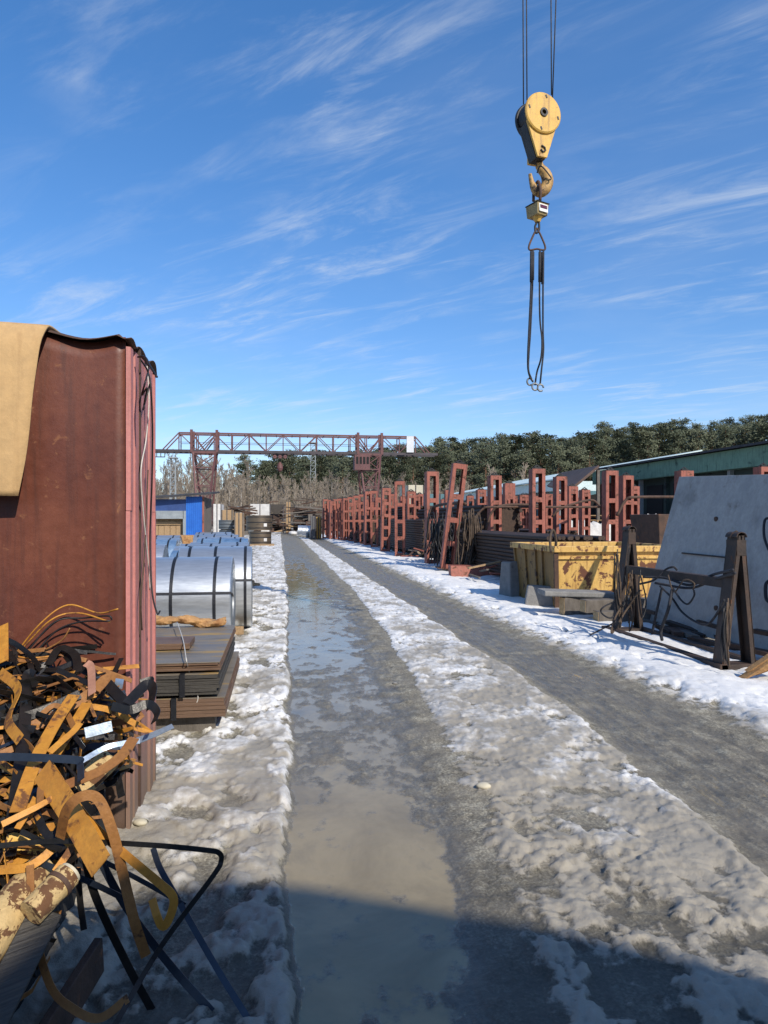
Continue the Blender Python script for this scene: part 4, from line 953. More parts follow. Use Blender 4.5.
farbox('freight_wagon', 428,453,494,514, 60,5,'teal_wall','teal wagon with pale roof line behind the sling-hung posts','wagon',0)
for i,(px,py,w_) in enumerate(((640,512,1.6),(652,505,1.2),(575,512,2.0),(600,515,1.8),(668,516,1.4))):
    q = P(px,py,34+i*2); mb = MB(); mb.grid(lambda u,v:(q.x-w_+2*w_*u, q.y-1+2*v, .02+max(0,q.z)*.8*math.sin(u*3.14)*math.sin(v*3.14)*(1+.2*math.sin(u*13+v*9))),14,10)
    tag(mb.build('snow_heap','white_dirty',smooth='full'),'%s melting snow heap from the near side in front of the green workshop' % ORD[i],'snow heap','snow heaps before the workshop')
# ------------------------------------------------------------------ gantry crane
SG = 97.0
def onG(px, py, s=SG):
    a = (px-HX)/F; Y = s/(CS-a*SN); return P(px, py, Y)
root = empty('gantry_crane', (1.2, SG, 0), 'rusty red gantry crane with a long truss girder spanning the far yard', 'gantry crane')
zb, zt_ = 11.0, 13.25
xs_ = np.linspace(onG(158,447).x, onG(433,457).x, 30)
tl0, tl1 = onG(180,432).x, onG(414,438).x
for k, sy in enumerate((-1,1)):
    y = SG+sy*1.0
    MB().b2(onG(145,450).x, onG(436,455).x, y-.14, y+.14, zb-.32, zb+.02).build('lower_chord','crane_dark',root)
    MB().b2(tl0, tl1, y-.09, y+.09, zt_-.1, zt_+.1).bar((tl0,y,zt_),(onG(164,447).x,y,zb),.14).bar((tl1,y,zt_),(onG(428,452).x,y,zb),.14).build('upper_chord','crane_paint',root)
    mb = MB(); nb = 14; w_ = (tl1-tl0)/nb
    for i in range(nb+1):
        xx = tl0+i*w_; mb.bar((xx,y,zb),(xx,y,zt_),.13)
        if i < nb: mb.bar((xx, y, zt_ if i % 2 == 0 else zb),(xx+w_,y,zb if i % 2 == 0 else zt_),.10)
    mb.build('lattice','crane_paint',root)
    MB().bar((tl0,y-.1,zb+1.0),(tl1,y-.1,zb+1.0),.05).build('handrail','crane_dark',root)
for i in range(16):
    xx = tl0+(tl1-tl0)*i/15; MB().bar((xx,SG-1,zt_-.15),(xx,SG+1,zt_-.15),.08).build('cross_tie','crane_dark',root); MB().bar((xx,SG-1,zb-.1),(xx,SG+1,zb-.1),.08).build('cross_tie','crane_dark',root)
for (px, ct) in ((205,-10.0),(369,12.35)):
    c_ = onG(px,450).x; mb = MB()
    for sy in (-1,1):
        y = SG+sy*1.05
        for a in (-1.65,1.65): mb.bar((c_+a,y,zb-.3),(c_+a,y,zt_+.45),.34)
        mb.bar((c_-1.65,y,zt_),(c_,y,zb),.16); mb.bar((c_+1.65,y,zt_),(c_,y,zb),.16); mb.bar((c_-1.65,y,zb-.32),(c_+1.65,y,zb-.32),.3)
    mb.build('portal_frame','crane_paint',root)
    mb = MB(); lv = [zb-.4, 8.6, 6.2, 3.9, 1.6]
    def lw(z): return .55+(1.5-.55)*(z-1)/(zb-1)
    for sy in (-1,1):
        def yy(z): return SG+sy*(1.05+2.6*(1-z/zb))
        for sx in (-1,1): mb.bar((c_+sx*lw(zb-.4),yy(zb-.4),zb-.4),(c_+sx*lw(.9),yy(.9),.9),.22)
        for i in range(4):
            z0_, z1_ = lv[i], lv[i+1]; mb.bar((c_-lw(z1_),yy(z1_),z1_),(c_+lw(z1_),yy(z1_),z1_),.13)
            mb.bar((c_-lw(z0_),yy(z0_),z0_),(c_+lw(z1_),yy(z1_),z1_),.10); mb.bar((c_+lw(z0_),yy(z0_),z0_),(c_-lw(z1_),yy(z1_),z1_),.10)
    mb.build('leg','crane_paint',root)
    MB().b2(c_-.5,c_+.5,SG-4.6,SG+4.6,.35,.95).build('end_carriage','crane_dark',root)
    for sy in (-4,-3.2,3.2,4): MB().lathe([(.05,-.12),(.34,-.12),(.34,.12),(.05,.12)],20,(c_,SG+sy,.36),'X').build('wheel','black_steel',root)
c0_, c1_ = onG(353,456), onG(368,471); cab = MB().b2(c0_.x,c1_.x,SG-2.3,SG-.3,c1_.z,c0_.z).build('operator_cab','crane_paint',root)
mb = MB()
for i in range(4): a = c0_.x+.2+i*(c1_.x-c0_.x-.2)/4; mb.b2(a,a+.3,SG-2.33,SG-2.303,c1_.z+.8,c0_.z-.3)
mb.build('cab_window','dark_void',cab)
MB().bar((c0_.x+.3,SG-1.3,c0_.z),(c0_.x+.3,SG-1.3,zb-.3),.12).bar((c1_.x-.2,SG-1.3,c0_.z),(c1_.x-.2,SG-1.3,zb-.3),.12).build('cab_hanger','crane_dark',root)
a_, b_ = onG(405,452), onG(412,437); MB().b2(a_.x,b_.x,SG-1.35,SG-1.16,zb+.05,zt_+.05).build('electrical_cabinet','crane_white',root)
a_ = onG(280,451).x; MB().b2(a_-1.0,a_+1.0,SG-.7,SG+.7,zb-.75,zb-.35).build('trolley','crane_dark',root)
for sx in (-.7,0,.7): MB().lathe([(.05,-.1),(.25,-.1),(.25,.1),(.05,.1)],16,(a_+sx,SG-.85,zb-.75),'Y').build('trolley_wheel','crane_paint',root)
zz = onG(280,468).z; MB().bar((a_-.12,SG,zb-.8),(a_-.12,SG,zz+.8),.05).bar((a_+.12,SG,zb-.8),(a_+.12,SG,zz+.8),.05).build('rope','crane_dark',root)
MB().lathe([(.02,-.6),(.30,-.35),(.42,0),(.35,.45),(.15,.8),(.02,.8)],12,(a_,SG,zz)).build('hook_block','crane_paint',root)
# hanging walkway at the left end
a_, b_ = onG(146,455), onG(170,448); mb = MB(); mb.bar((a_.x,SG-1,10.0),(b_.x-.5,SG-1,10.0),.12)
for i in range(6): xx = a_.x+(b_.x-a_.x)*i/6; mb.bar((xx,SG-1,10.0),(xx,SG-1,zb-.3),.1)
mb.build('walkway','crane_dark',root)
# lattice masts
for (px, top, Y, w_, lab) in ((173,458,112,.9,'thin lattice mast rising among the bare trees left of the crane leg'),(313,443,150,1.2,'distant lattice mast beyond the middle of the crane girder')):
    b_ = P(px,520,Y); zt2 = P(px,top,Y).z; mb = MB()
    for sx in (-1,1):
        for sy in (-1,1): mb.bar((b_.x+sx*w_/2,b_.y+sy*w_/2,0),(b_.x+sx*w_/2*.8,b_.y+sy*w_/2*.8,zt2),.10)
    z = 0
    while z < zt2-1:
        for sy in (-1,1): mb.bar((b_.x-w_/2,b_.y+sy*w_/2,z),(b_.x+w_/2,b_.y+sy*w_/2,z+1.2),.07); mb.bar((b_.x-w_/2,b_.y+sy*w_/2,z+1.2),(b_.x+w_/2,b_.y+sy*w_/2,z+1.2),.07)
        z += 1.2
    root = empty('lattice_mast',(b_.x,b_.y,0),lab,'mast'); mb.build('lattice','frame_grey',root)
    MB().box((b_.x,b_.y,zt2),(w_*1.6,w_*1.6,.15)).bar((b_.x,b_.y,zt2),(b_.x,b_.y,zt2+1.5),.1).build('platform','frame_grey',root)
# ------------------------------------------------------------------ crane hook block, scale, slings
YB = 9.2
cF = P(543,113,YB-.12); yaw = R(19)
root = empty('hook_block', cF, 'yellow crane hook block hanging on four wire ropes against the sky', 'crane hook')
def HB(v): # local: x right, y away, z up ; rotated about z
    q = Vector(v); q.rotate(Euler((0,0,yaw-R(8.45)))); return q+cF
def hb(mb, nm, mat, **k):
    mb.v = [HB(v) for v in mb.v]; return mb.build(nm, mat, root, **k)
hb(MB().lathe([(.04,-.02),(.245,-.02),(.262,-.008),(.262,.012),(.04,.012)],48,(0,0,0),'Y'),'cover_disc','yellow_paint',smooth=True)
hb(MB().lathe([(.04,.23),(.25,.23),(.262,.24),(.262,.265),(.04,.265)],48,(0,0,0),'Y'),'cover_disc','black_steel',smooth=True)  # rear disc coloured black for the shaded side of the block
hb(MB().lathe([(.03,-.035),(.055,-.035),(.055,.28),(.03,.28)],24,(0,0,0),'Y'),'axle','black_steel',smooth=True)
for yy in (): hb(MB().lathe([(.05,yy),(.255,yy),(.225,yy+.03),(.225,yy+.05),(.255,yy+.08),(.05,yy+.08)],48,(0,0,0),'Y'),'sheave','black_steel',smooth=True)
for yy in (.013,.20):
    hb(MB().prism([(-.225,yy,-.12),(-.07,yy,-.56),(.07,yy,-.56),(.215,yy,-.12),(.12,yy,.05),(-.12,yy,.05)],(0,.034,0)),'cheek_plate','yellow_paint' if yy < .1 else 'black_steel',bevel=.004)  # rear cheek coloured black to carry the shade
for a in (80,170,260,350): hb(MB().box((.215*math.cos(R(a)),-.022,.215*math.sin(R(a))),(.022,.006,.042),(0,R(-20),0)),'slot','black_steel')
hb(MB().lathe([(.05,.05),(.235,.05),(.235,.225),(.05,.225)],40,(0,0,0),'Y'),'sheave_shade_fill','black_steel',smooth=True)  # added dark filler standing for the shade between the plates
hb(MB().prism([(-.222,.05,-.13),(-.075,.05,-.57),(.06,.05,-.57),(.205,.05,-.13)],(0,.148,0)),'side_shade_fill','black_steel',bevel=.004)  # added dark wedge, shade between the cheeks put into its colour
hb(MB().box((0,.17,-.50),(.13,.25,.10)),'crosshead','yellow_paint',bevel=.01)
hb(MB().tube([(-.02,-.0,-.42),(.03,-.0,-.44),(.04,-.0,-.48),(.0,-.0,-.50),(-.03,-.0,-.47)],.010,6),'bolt','black_steel')
MB().tube([P(538.6,149,YB+.06),P(538.8,156,YB+.06),P(539.2,168,YB+.06)],[.042,.052,.046],18).build('shank','hook_worn',root,smooth='full')
hk = crom([P(539,164,YB+.06),P(541,168.5,YB+.06),P(545.5,174,YB+.06),P(547.5,181,YB+.06),P(545.5,188,YB+.06),P(540.5,192,YB+.06),P(535.5,189.5,YB+.06),P(532,183,YB+.06),P(530,174,YB+.06)],7)
N_ = len(hk); MB().tube(hk,[(.046+.032*math.sin(math.pi*min(1,i/N_*1.15)))*(1 if i < N_*.75 else max(.35,1-(i/N_-.75)*2.2)) for i in range(N_)],14).build('hook','hook_worn',root,smooth='full')
MB().tube(crom([P(537,173,YB),P(541,166,YB-.05),P(550,176,YB-.05),P(551,179,YB-.05),P(549,180,YB-.05)],5),.009,6).build('latch','black_steel',root,smooth='full')
for (xa_,ya_,xt,yt_) in ((523.5,104,523,0),(527,100,526.5,0),(551.5,95,551,0),(552.5,98,556,0)):
    a_, b_ = P(xa_,ya_,YB+.05), P(xt,yt_,YB+.05); d_ = b_-a_; MB().tube([a_,a_+d_*1.0,a_+d_*4.2],.0085,6).build('wire_rope','rope_steel',root,smooth='full')
# digital crane scale
c_ = P(538,211.5,YB); root = empty('crane_scale', c_, 'boxy yellow crane scale with a dark display hanging from the hook', 'crane scale')
def SB(mb, nm, mat, par=None, **k):
    out = []
    for v in mb.v: q = Vector(v)*.86; q.rotate(Euler((0,0,R(22)))); out.append(q+c_)
    mb.v = out; return mb.build(nm, mat, par or root, **k)
body = SB(MB().quadbox([(-.10,-.10,-.085),(.10,-.10,-.085),(.10,.14,-.085),(-.10,.14,-.085),(-.115,-.115,.09),(.115,-.115,.09),(.115,.15,.09),(-.115,.15,.09)]),'body','scale_yellow',bevel=.008)
SB(MB().box((0,.015,.096),(.245,.28,.010)),'lid','black_steel')
fp = SB(MB().box((.0,-.119,.01),(.17,.008,.12),(R(-5),0,0)),'face_plate','scale_face')
SB(MB().box((.0,-.125,.025),(.135,.006,.05),(R(-5),0,0)),'display','display',fp)
mb = MB()
for i in range(4):
    x_ = -.045+i*.03
    mb.box((x_-.008,-.129,.025),(.003,.002,.034)); mb.box((x_+.008,-.129,.025),(.003,.002,.034)); mb.box((x_,-.129,.042),(.014,.002,.003)); mb.box((x_,-.129,.008),(.014,.002,.003))
SB(mb,'digits','digit',fp)
SB(MB().lathe([(.01,-.16),(.04,-.16),(.06,-.12),(.075,-.085),(.01,-.085)],20,(0,.01,0)),'lower_boss','yellow_paint',smooth=True)
SB(MB().lathe([(.01,.1),(.05,.1),(.04,.17),(.01,.17)],20,(0,.01,0)),'upper_boss','yellow_paint',smooth=True)
t_ = P(538,196,YB+.03); mb = MB(); mb.tube(crom([P(533.5,201,YB+.12),P(534,190,YB+.16),P(538,181.5,YB+.05),P(540.5,190,YB-.06),P(540,201,YB-.05)],5),.020,8); mb.build('shackle','brown_rust',root,smooth='full')
MB().tube(crom([P(537,222,YB),P(535,227,YB),P(536,233,YB),P(539,230,YB),P(539,222,YB)],5),.014,8).build('lower_hook','black_steel',root,smooth='full')
# slings
root = empty('chain_sling', P(537,388,YB), 'dark multi-leg lifting sling with hooks hanging below the crane scale', 'sling')
MB().tube(crom([P(537,228,YB),P(533,236,YB),P(529,246,YB),P(530,250,YB),P(537,249,YB),P(544,250,YB),P(545,246,YB),P(541,236,YB),P(537,228,YB)],5),.013,8).build('master_link','brown_rust',root,smooth='full')
for pts, rr in (([(531,250),(531,285),(529,330),(528,352),(528,368),(530,377),(533,382)],.013),([(533,250),(532.5,285),(530.5,330),(529,352),(528.5,370),(532,380)],.012),([(540,250),(539.5,290),(540,320),(542,340),(541,358),(537,372),(535,385)],.012),([(543.5,250),(543,290),(543,330),(543.5,350),(541.5,370),(540,385)],.012)):
    MB().tube(crom([P(a,b_,YB+random.uniform(-.05,.08)) for a,b_ in pts],6),rr,6).build('leg','rope_black',root,smooth='full')
for a,b_ in ((530,381),(535,386),(540.5,387)):
    w_ = .045; q = P(a,b_,YB); MB().tube([q+Vector((w_*math.cos(t)*.9,0,w_*math.sin(t)-.01)) for t in [k*6.2832/14 for k in range(13)]],.012,7).build('sling_hook','roll_grey',root,smooth='full')
for a,t0,t1 in ((531.5,252,282),(533,252,280),(540,252,282),(543,252,284)):
    MB().tube([P(a,t0,YB-.02),P(a-.3,t1,YB-.02)],.02,7).build('sleeve','rope_black',root,smooth='full')
# ------------------------------------------------------------------ scrap strapping
CAMN = Vector((-.1,-1,.25))
def heapY(py): return float(np.interp(py, [600,650,700,760,820,870,1024],[3.62,3.45,3.1,2.75,2.5,2.36,2.2]))
def strap(pts, wpx, mat, lab, twist=0.0, nrm=None, yo=0.0, w1=None, name='steel_strap', k=7):
    pp = [P(p[0], p[1], (p[2] if len(p) > 2 else heapY(p[1]))+yo) for p in pts]
    Ym = (pp[0]-Vector((0,0,EYE))).length; w_ = wpx/F*heapY(pts[0][1])
    if len(pts[0]) > 2: w_ *= .78
    mb = MB(); mb.ribbon(crom(pp, k), w_, nrm or CAMN, .003, twist, None if w1 is None else w1/F*heapY(pts[-1][1]))
    return tag(mb.build(name, mat), lab, 'steel strap', 'steel straps sticking out of the scrap heap')
strap([(34,676),(29,674),(27,682),(25,720),(21,760),(12,830)],10,'strap_black','upright wide black strap near the left edge of the heap',yo=-.12)
strap([(74,695),(56,722),(35,762),(17,812)],11,'strap_orange','bright orange strap sloping down left through the heap middle',yo=-.16)
strap([(87,703),(72,728),(50,762)],10,'strap_orange','shorter orange strap right of the long sloping orange one',yo=-.08)
strap([(-5,757),(20,757),(76,760),(80,765),(81,780)],7,'strap_slate','level grey strap crossing the heap at half height',yo=-.24)
strap([(134,738),(122,755),(100,771),(66,785)],10,'strap_rust','curved rusty strap bulging right toward the pink side',yo=-.16)
strap([(42,770),(70,812),(101,866)],21,'strap_orange','widest orange strap running down the heap front',yo=-.2)
strap([(60,838,2.3),(66,812,2.25),(80,797,2.25),(98,799,2.27),(112,830,2.28),(122,870,2.3),(134,920,2.3),(146,956,2.35)],12,'strap_rust','orange to brown strap arching over and down to the snow')
strap([(48,762,2.55),(84,815,2.35),(120,850,2.3),(158,882,2.3),(173,897,2.3),(171,914,2.3),(163,927,2.3),(157,916,2.3),(152,899,2.32)],9,'strap_orange','orange strap with a hooked end lying over the snow')
strap([(-5,846,2.3),(60,841,2.3),(150,845,2.3),(205,850,2.3),(219,853,2.3),(221,861,2.3),(213,876,2.28),(160,948,2.2),(112,1030,2.05)],6,'strap_black','long thin black strap reaching far right then folding back down')
strap([(84,850,2.35),(95,895,2.35),(125,960,2.38),(152,1010,2.36)],10,'strap_black','black strap standing on the snow, left of the crossing ones')
strap([(96,852,2.4),(125,905,2.4),(170,965,2.4),(212,1012,2.34)],10,'strap_slate','slate grey strap slanting down right to the snow')
strap([(153,848,2.6),(160,868,2.55),(178,900,2.5),(215,965,2.4),(250,1022,2.3)],8,'strap_slate','outermost slate strap reaching the wet mud on the right')
strap([(33,860,2.3),(85,880,2.32),(125,899,2.38)],7,'strap_slate','thin grey strap slanting below the long black one')
strap([(105,862,2.4),(140,880,2.45),(185,905,2.5)],6,'strap_slate','short grey blue strap end pointing at the snow')
strap([(30,865,2.25),(33,920,2.2),(50,985,2.15),(75,1010,2.12),(100,1018,2.1),(128,998,2.1)],9,'strap_rust','rusty strap curling up at the bottom edge of the heap')
strap([(120,747,2.9),(150,736,2.95),(173,726,3.0)],13,'strap_blue','pale blue steel strip sticking out past the pink side',w1=7,nrm=Vector((-.1,-.5,1)))
strap([(108,684),(120,697),(138,715)],10,'strap_black','black strap end near the top right of the heap',yo=-.1)
strap([(127,704),(140,690),(148,684),(153,690),(150,708)],10,'strap_black','black hooked strap end against the pink side, upper one',yo=-.14,twist=.6)
strap([(112,706),(130,710),(148,704),(157,712),(154,722)],8,'strap_black','black hooked strap end against the pink side, lower one',yo=-.16)
strap([(140,681),(152,678),(152,686)],3,'strap_black','thin black strap tip above the hooked ends',yo=-.1)
strap([(92,694),(91,668),(86,663)],8,'strap_salmon','short upright salmon strap at the top right of the heap',yo=-.1)
strap([(3,625),(3,662)],10,'strap_orange','upright orange strap piece at the left edge of the photo',yo=-.2)
strap([(-5,747),(30,728),(80,700),(112,677)],11,'strap_rust','long brown orange strap slanting up to the right',yo=-.05)
strap([(-5,724),(40,712),(80,694)],9,'strap_black','black strap slanting under the long brown orange one',yo=-.1)
strap([(85,733),(112,726)],10,'strap_blue','short pale grey steel offcut in the heap',yo=-.1)
strap([(80,762),(105,748),(125,743),(140,741)],5,'strap_blue','narrow pale strip just left of the pale blue strip',yo=-.1)
strap([(0,672),(18,690),(8,720),(20,740)],9,'strap_orange','short kinked orange strap at the left edge',yo=-.2)
strap([(48,665),(60,648),(75,655),(78,672)],8,'strap_black','black folded strap at the top of the heap',yo=-.05)
strap([(-5,640),(12,642),(30,655),(40,668)],5,'strap_black','black strap curving along the top left of the heap',yo=-.1)
strap([(62,648),(75,664),(90,672)],9,'strap_black','black strap behind the salmon one at the heap top')
strap([(95,690),(108,678),(118,682),(110,690)],11,'strap_rust','brown folded strap at the right shoulder of the heap',yo=-.08)
strap([(115,683),(123,684)],9,'strap_blue','small pale blue offcut beside the folded brown strap',yo=-.1)
strap([(0,870),(30,866),(55,845),(64,820)],8,'strap_orange','orange strap curving up from the yellow beam',yo=-.1)
strap([(78,868),(80,900),(84,930)],6,'strap_black','thin black strap hanging by the round beam end')
for pts, m_, lab in (([(10,661,3.5),(40,624,3.5),(68,605,3.55),(98,613,3.55),(118,609,3.5)],'strap_orange','outer thin orange wire arching over the heap'),([(20,651,3.5),(51,620,3.5),(78,613,3.55),(110,622,3.5)],'strap_orange','inner thin orange wire arching over the heap'),
        ([(24,655,3.45),(55,622,3.5),(85,618,3.55),(108,616,3.5),(112,620,3.5)],'black_steel','thin black wire arching over the heap'),([(30,660,3.45),(55,632,3.5),(80,622,3.5),(110,621,3.48)],'black_steel','second thin black wire arching below the first'),([(45,650,3.4),(62,640,3.4),(70,628,3.4)],'strap_rust','short rusty wire at the heap top'),([(8,655,3.35),(30,658,3.35),(60,655,3.4)],'strap_orange','level thin orange wire at the heap top')):
    tag(MB().tube(crom([P(*p) for p in pts],7),.0045,5).build('steel_wire',m_,smooth='full'),lab,'wire','thin wires above the scrap heap')
rnd = random.Random(31)
for i in range(26):
    px, py = rnd.uniform(-5, 80), rnd.uniform(690, 850); a = rnd.uniform(-1.2, 1.2); L_ = rnd.uniform(28, 60); c_ = rnd.uniform(-22, 22)
    dx, dy = math.cos(a)*L_/2, math.sin(a)*L_/2
    pts_ = [(px-dx, py-dy), (px-dx*.3-dy*c_/60, py-dy*.3+dx*c_/60-abs(c_)*.4), (px+dx*.4-dy*c_/60, py+dy*.4+dx*c_/60-abs(c_)*.3), (px+dx, py+dy)]
    if max(p[0] for p in pts_) > 118: continue
    dark_ = i % 3 == 0
    o = strap(pts_, rnd.uniform(4, 8), ['strap_black','strap_orange','strap_rust'][0 if dark_ else 1+i % 2], 'loose black strap looping over the front of the heap' if dark_ else 'loose orange strap looping over the front of the heap', yo=-rnd.uniform(.06,.22), twist=rnd.uniform(-.7,.7), k=8)
    o['group'] = 'loose black straps on the heap' if dark_ else 'loose orange straps on the heap'
# mass of the heap : one object of many straps per colour would be many things, so it is one uncountable heap
def heap_h(x, y):
    # camera-frame position
    X = x*CS-y*SN; Y = x*SN+y*CS
    e_ = float(np.interp(Y,[1.9,2.3,2.45,2.8,3.4],[-1.12,-1.09,-1.08,-1.16,-1.28]))
    hx = float(np.interp(X-e_, [-2.4,-1.6,-.55,-.2,0,.06],[.9,1.05,1.0,.92,.72,.0]))
    hy = float(np.interp(Y, [1.9,2.15,2.5,2.9,3.3,3.55],[.0,.35,.62,.84,1.0,1.02]))
    return max(0, hx*hy)
def pick_m(r): return 0 if r < .20 else 1 if r < .40 else 2 if r < .90 else 3
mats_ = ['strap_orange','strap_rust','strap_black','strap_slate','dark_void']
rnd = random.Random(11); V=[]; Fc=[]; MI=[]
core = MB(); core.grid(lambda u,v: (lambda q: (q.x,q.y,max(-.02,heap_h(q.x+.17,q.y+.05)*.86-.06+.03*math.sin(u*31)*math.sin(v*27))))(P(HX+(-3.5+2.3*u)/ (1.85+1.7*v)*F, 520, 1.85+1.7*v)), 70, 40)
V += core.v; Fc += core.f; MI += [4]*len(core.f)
cnt = 0
while cnt < 2200:
    X, Y = rnd.uniform(-3.0,-.75), rnd.uniform(2.0,3.5)
    q = Vector((X*CS+Y*SN, -X*SN+Y*CS, 0)); h_ = heap_h(q.x, q.y)
    if h_ < .08: continue
    cnt += 1; q.z = h_*rnd.uniform(.70,1.01)
    a = rnd.uniform(0,6.28); L_ = rnd.uniform(.12,.48)
    if X > -1.3: L_ *= .5
    d = Vector((math.cos(a), math.sin(a), rnd.uniform(-.5,.6))).normalized()
    side = d.orthogonal().normalized(); side.rotate(Matrix.Rotation(rnd.uniform(0,6.28),3,d)); bend = rnd.uniform(-.12,.12)
    pts = [q-d*L_, q-d*L_*.35+side*bend*.6, q+d*L_*.35+side*bend*.7, q+d*L_*rnd.uniform(.7,1)-side*bend*.3]
    pts = [Vector((p.x, min(p.y, RS-.03), max(.01,min(p.z, max(heap_h(p.x,p.y), heap_h(p.x-.12,p.y+.1)*.95)+.05)))) for p in pts]
    pts = [p for p in pts if p.x < RT-.0 or p.y < RS-.03]
    if len(pts) < 4 or any(abs(pts[k_+1].z-pts[k_].z) > .22 for k_ in range(3)) or any(heap_h(p.x,p.y) < .03 and p.z > .15 for p in pts[:1]+pts[-1:] if p.y < 2.6): continue
    if max(p.x*CS-p.y*SN-float(np.interp(p.x*SN+p.y*CS,[1.9,2.3,2.45,2.8,3.4],[-1.12,-1.09,-1.08,-1.16,-1.28])) for p in pts) > (.02 if q.z < .5 else .12): continue
    mb = MB(); nrm = Vector((rnd.gauss(0,.5), -1, rnd.gauss(.5,.5))); mb.ribbon(crom(pts,5) if rnd.random() < .3 else crom(pts,1), rnd.uniform(.007,.030), nrm, .0025, rnd.uniform(-.8,.8))
    B = len(V); V += mb.v; Fc += [tuple(B+i for i in f) for f in mb.f]; MI += [pick_m(rnd.random())]*len(mb.f)
me = bpy.data.meshes.new('strap_heap'); me.from_pydata([tuple(v) for v in V],[],Fc)
for k in mats_: me.materials.append(M[k])
me.polygons.foreach_set('material_index', MI); o = bpy.data.objects.new('strap_heap', me); col.objects.link(o)
tag(o,'tangled heap of cut orange and black steel strapping in front of the container','scrap heap',kind='stuff')
# small steel chunks with flaking cream paint and the yellow beam
q0, q1 = P(42,866,2.36), P(-24,958,2.05)
root = empty('flaking_beam', (q1.x,q1.y,0), 'rounded flaking cream yellow steel edge under the straps at the lower left', 'beam')
d_ = (q1-q0).normalized(); MB().tube([q0,q0.lerp(q1,.3),q0.lerp(q1,.7),q1+d_*.5],[.045,.06,.065,.065],24).build('tube','cream_flake',root,smooth=True)
q0, q1 = P(68,875,2.27), P(36,908,2.16)
root = empty('round_bar', (q1.x,q1.y,0), 'short cream round bar with a pale flat end face under the straps', 'bar')
d_ = (q1-q0).normalized(); MB().tube([q0,q1+d_*.02],.043,28).build('shaft','cream_flake',root,smooth=True)
MB().tube([q0-d_*.012,q0-d_*.001],.038,28).build('end_face','cream_sheet',root,smooth=True)
MB().tube([q0+d_*.03,q0+d_*.045],.0465,28).build('collar','brown_rust',root,smooth=True)
q0, q1 = P(46,912,2.22), P(-20,1040,1.9); tag(MB().bar(q0,q1,.10,.03,(.2,-1,.5)).build('plank','plate_b',bevel=.004),'grey plank sloping below the flaking yellow beam','plank')  # dark plate colour carries the shade lying over the plank
q0, q1 = P(68,800,2.7), P(112,756,2.8); tag(MB().bar(q0,q1,.09,.05,(0,-1,.3)).build('flaking_block','cream_flake',bevel=.012),'cream block with flaking paint lying in the heap','steel block')
q0, q1 = P(6,842,2.4), P(50,848,2.42); tag(MB().bar(q0,q1,.06,.05,(0,-1,.3)).build('flaking_block','yellow_flake',bevel=.01),'small flaking yellow block under the long black strap','steel block')
# added brown strip standing for the shaded recess beside the heap
a_, b_ = P(96,912,2.45), P(30,1010,2.05)
tag(MB().bar((a_.x,a_.y+.05,.10),(b_.x,b_.y,.05),.03,.13).build('recess_shade','brown_rust',bevel=.004),'brown strip standing for the shaded recess beside the scrap heap','board')
# stones on the road
for i,(px,py,r_,lab) in enumerate(((484,790,.035,'pale stone lying at the edge of the puddle'),(395,683,.02,'small dark stone in the middle of the wet rut'),(141,830,.03,'tan wood chip by the foot of the pink side'))):
    q = G(px,py); z_ = gz(q.x,q.y); mb = MB(); mb.grid(lambda u,v:(q.x+r_*1.3*math.sin(v*3.1416)*math.cos(u*6.2832)*(1+.15*math.sin(u*17)), q.y+r_*math.sin(v*3.1416)*math.sin(u*6.2832), max(z_,-.03)+r_*.3+r_*.6*math.cos(v*3.1416)),14,9)
    tag(mb.build('stone','cream_sheet' if i != 1 else 'concrete',smooth='full'),lab,'stone')
# ------------------------------------------------------------------ unseen building behind the viewpoint, its roof outline shaped to throw the foreground shadow
te = math.tan(SUN_EL); SW = -5.0; prof = []
for px, py in ((80,922),(150,893),(225,880),(310,884),(420,903),(560,931),(680,958),(768,984)):
    g_ = G(px, py); L_ = (g_.y-SW)/(-SUNDIR.y); prof.append((g_.x+SUNDIR.x*L_, L_*te))
sl_ = (prof[-1][1]-prof[-2][1])/(prof[-1][0]-prof[-2][0])
ap = prof[0]
prof = [(ap[0]-8.5, ap[1]-4.6),(ap[0]-.42, ap[1]-.38)]+prof+[(prof[-1][0]+4, prof[-1][1]+sl_*4*.9)]  # left drop of the roof shaped to let sun onto the yellow beam
prof = [(a, max(.5,b_)) for a,b_ in prof]
root = empty('shadow_building', (prof[0][0]+6, SW-3, 0), 'unseen corrugated building behind the viewpoint, outline shaped to shade the near road', 'building')
poly = [(prof[0][0],SW,0)]+[(a,SW,b_) for a,b_ in prof]+[(prof[-1][0],SW,0)]
MB().prism(poly,(0,-7,0)).build('wall','corrugated',root)
MB().b2(1.0,5.0,SW+.01,SW+.08,0,4.2).build('door','green_dark',root)
# ------------------------------------------------------------------ sky, sun, camera
world = bpy.data.worlds.new('World'); scene.world = world; world.use_nodes = True
wt = world.node_tree; 
class W(NT):
    def __init__(s): s.t = wt; s.n = wt.nodes; s.l = wt.links
w = W(); bg = wt.nodes['Background']
sky = w.new('ShaderNodeTexSky', sky_type='NISHITA'); sky.sun_disc = False; sky.sun_elevation = SUN_EL
sky.sun_rotation = math.atan2(SUNDIR.x, SUNDIR.y); sky.air_density = 1.0; sky.dust_density = .35; sky.ozone_density = 3.0; sky.altitude = 250
hsv = w.new('ShaderNodeHueSaturation'); hsv.inputs['Saturation'].default_value = 1.22; hsv.inputs['Value'].default_value = 1.12; hsv.inputs['Hue'].default_value = .502; w.link(sky.outputs[0], hsv.inputs['Color'])
tc = w.new('ShaderNodeTexCoord').outputs['Generated']; sx = w.new('ShaderNodeSeparateXYZ'); w.link(tc, sx.inputs[0])
zc = w.math('ADD', w.math('MAXIMUM', sx.outputs[2], 0.0), .10)
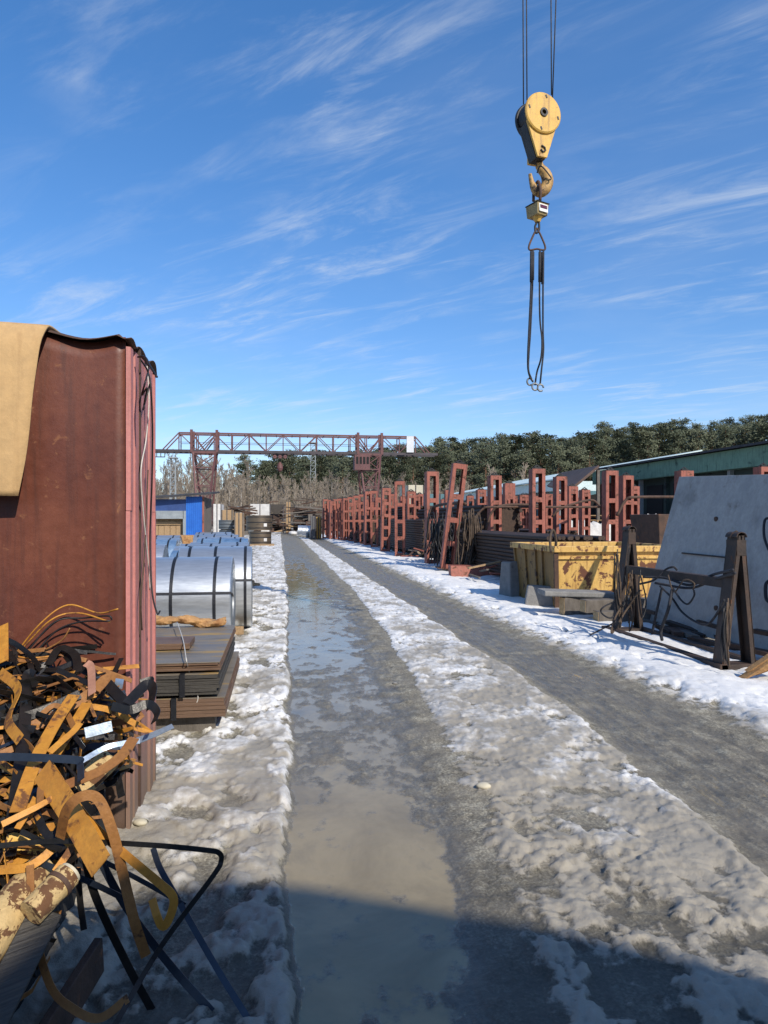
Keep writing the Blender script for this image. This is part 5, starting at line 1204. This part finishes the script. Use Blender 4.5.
cmb = w.new('ShaderNodeCombineXYZ'); w.link(w.math('DIVIDE', sx.outputs[0], zc), cmb.inputs[0]); w.link(w.math('DIVIDE', sx.outputs[1], zc), cmb.inputs[1])
mr = w.new('ShaderNodeMapping'); mr.inputs['Rotation'].default_value = (0,0,R(-140)); w.link(cmb.outputs[0], mr.inputs[0])
mp = w.new('ShaderNodeMapping'); mp.inputs['Scale'].default_value = (1.0, 3.6, 1); w.link(mr.outputs[0], mp.inputs[0])
c1 = w.noise(mp.outputs[0], 2.0, 11, .66, .5)
mpb = w.new('ShaderNodeMapping'); mpb.inputs['Location'].default_value = (3.1,1.7,0); w.link(cmb.outputs[0], mpb.inputs[0])
c2 = w.noise(mpb.outputs[0], 1.1, 4, .55, .5)
cl = w.math('MULTIPLY', w.sstep(c1, .44, .80), w.sstep(c2, .32, .68))
veil = w.math('MULTIPLY', w.sstep(w.noise(mpb.outputs[0], .5, 6, .6, .5), .45, .8), .12)
fadeh = w.sstep(sx.outputs[2], .03, .14)
cl = w.math('MULTIPLY', w.math('ADD', w.math('MULTIPLY', cl, .62), veil), fadeh, clamp=True)
gam = w.new('ShaderNodeGamma'); gam.inputs['Gamma'].default_value = .80; w.link(hsv.outputs[0], gam.inputs['Color'])
skyc = w.mix(1.0, gam.outputs[0], (1.22,1.27,1.46), 'MULTIPLY')
hs2 = w.new('ShaderNodeHueSaturation'); hs2.inputs['Saturation'].default_value = 1.06; w.link(skyc, hs2.inputs['Color']); skyc = hs2.outputs[0]
out = w.mix(cl, skyc, (5.2,5.6,6.0))
w.link(out, bg.inputs['Color']); bg.inputs['Strength'].default_value = .15
sd = bpy.data.lights.new('Sun','SUN'); sd.energy = 5.0; sd.angle = R(.55); sd.color = (1.0,.93,.82); so = bpy.data.objects.new('Sun', sd); col.objects.link(so)
dirv = Vector((SUNDIR.x*math.cos(SUN_EL), SUNDIR.y*math.cos(SUN_EL), math.sin(SUN_EL))); so.rotation_euler = dirv.to_track_quat('Z','Y').to_euler(); so.location = dirv*50
cd = bpy.data.cameras.new('Camera'); cam = bpy.data.objects.new('Camera', cd); col.objects.link(cam); scene.camera = cam
cam.location = (0,0,EYE); cam.rotation_euler = (R(90), 0, R(-8.45)); cd.sensor_fit = 'VERTICAL'; cd.sensor_height = 24; cd.lens = F/1024*24; cd.shift_y = 8/1024; cd.clip_start = .05; cd.clip_end = 3000
scene.view_settings.view_transform = 'Standard'; scene.view_settings.look = 'None'; scene.view_settings.exposure = 0
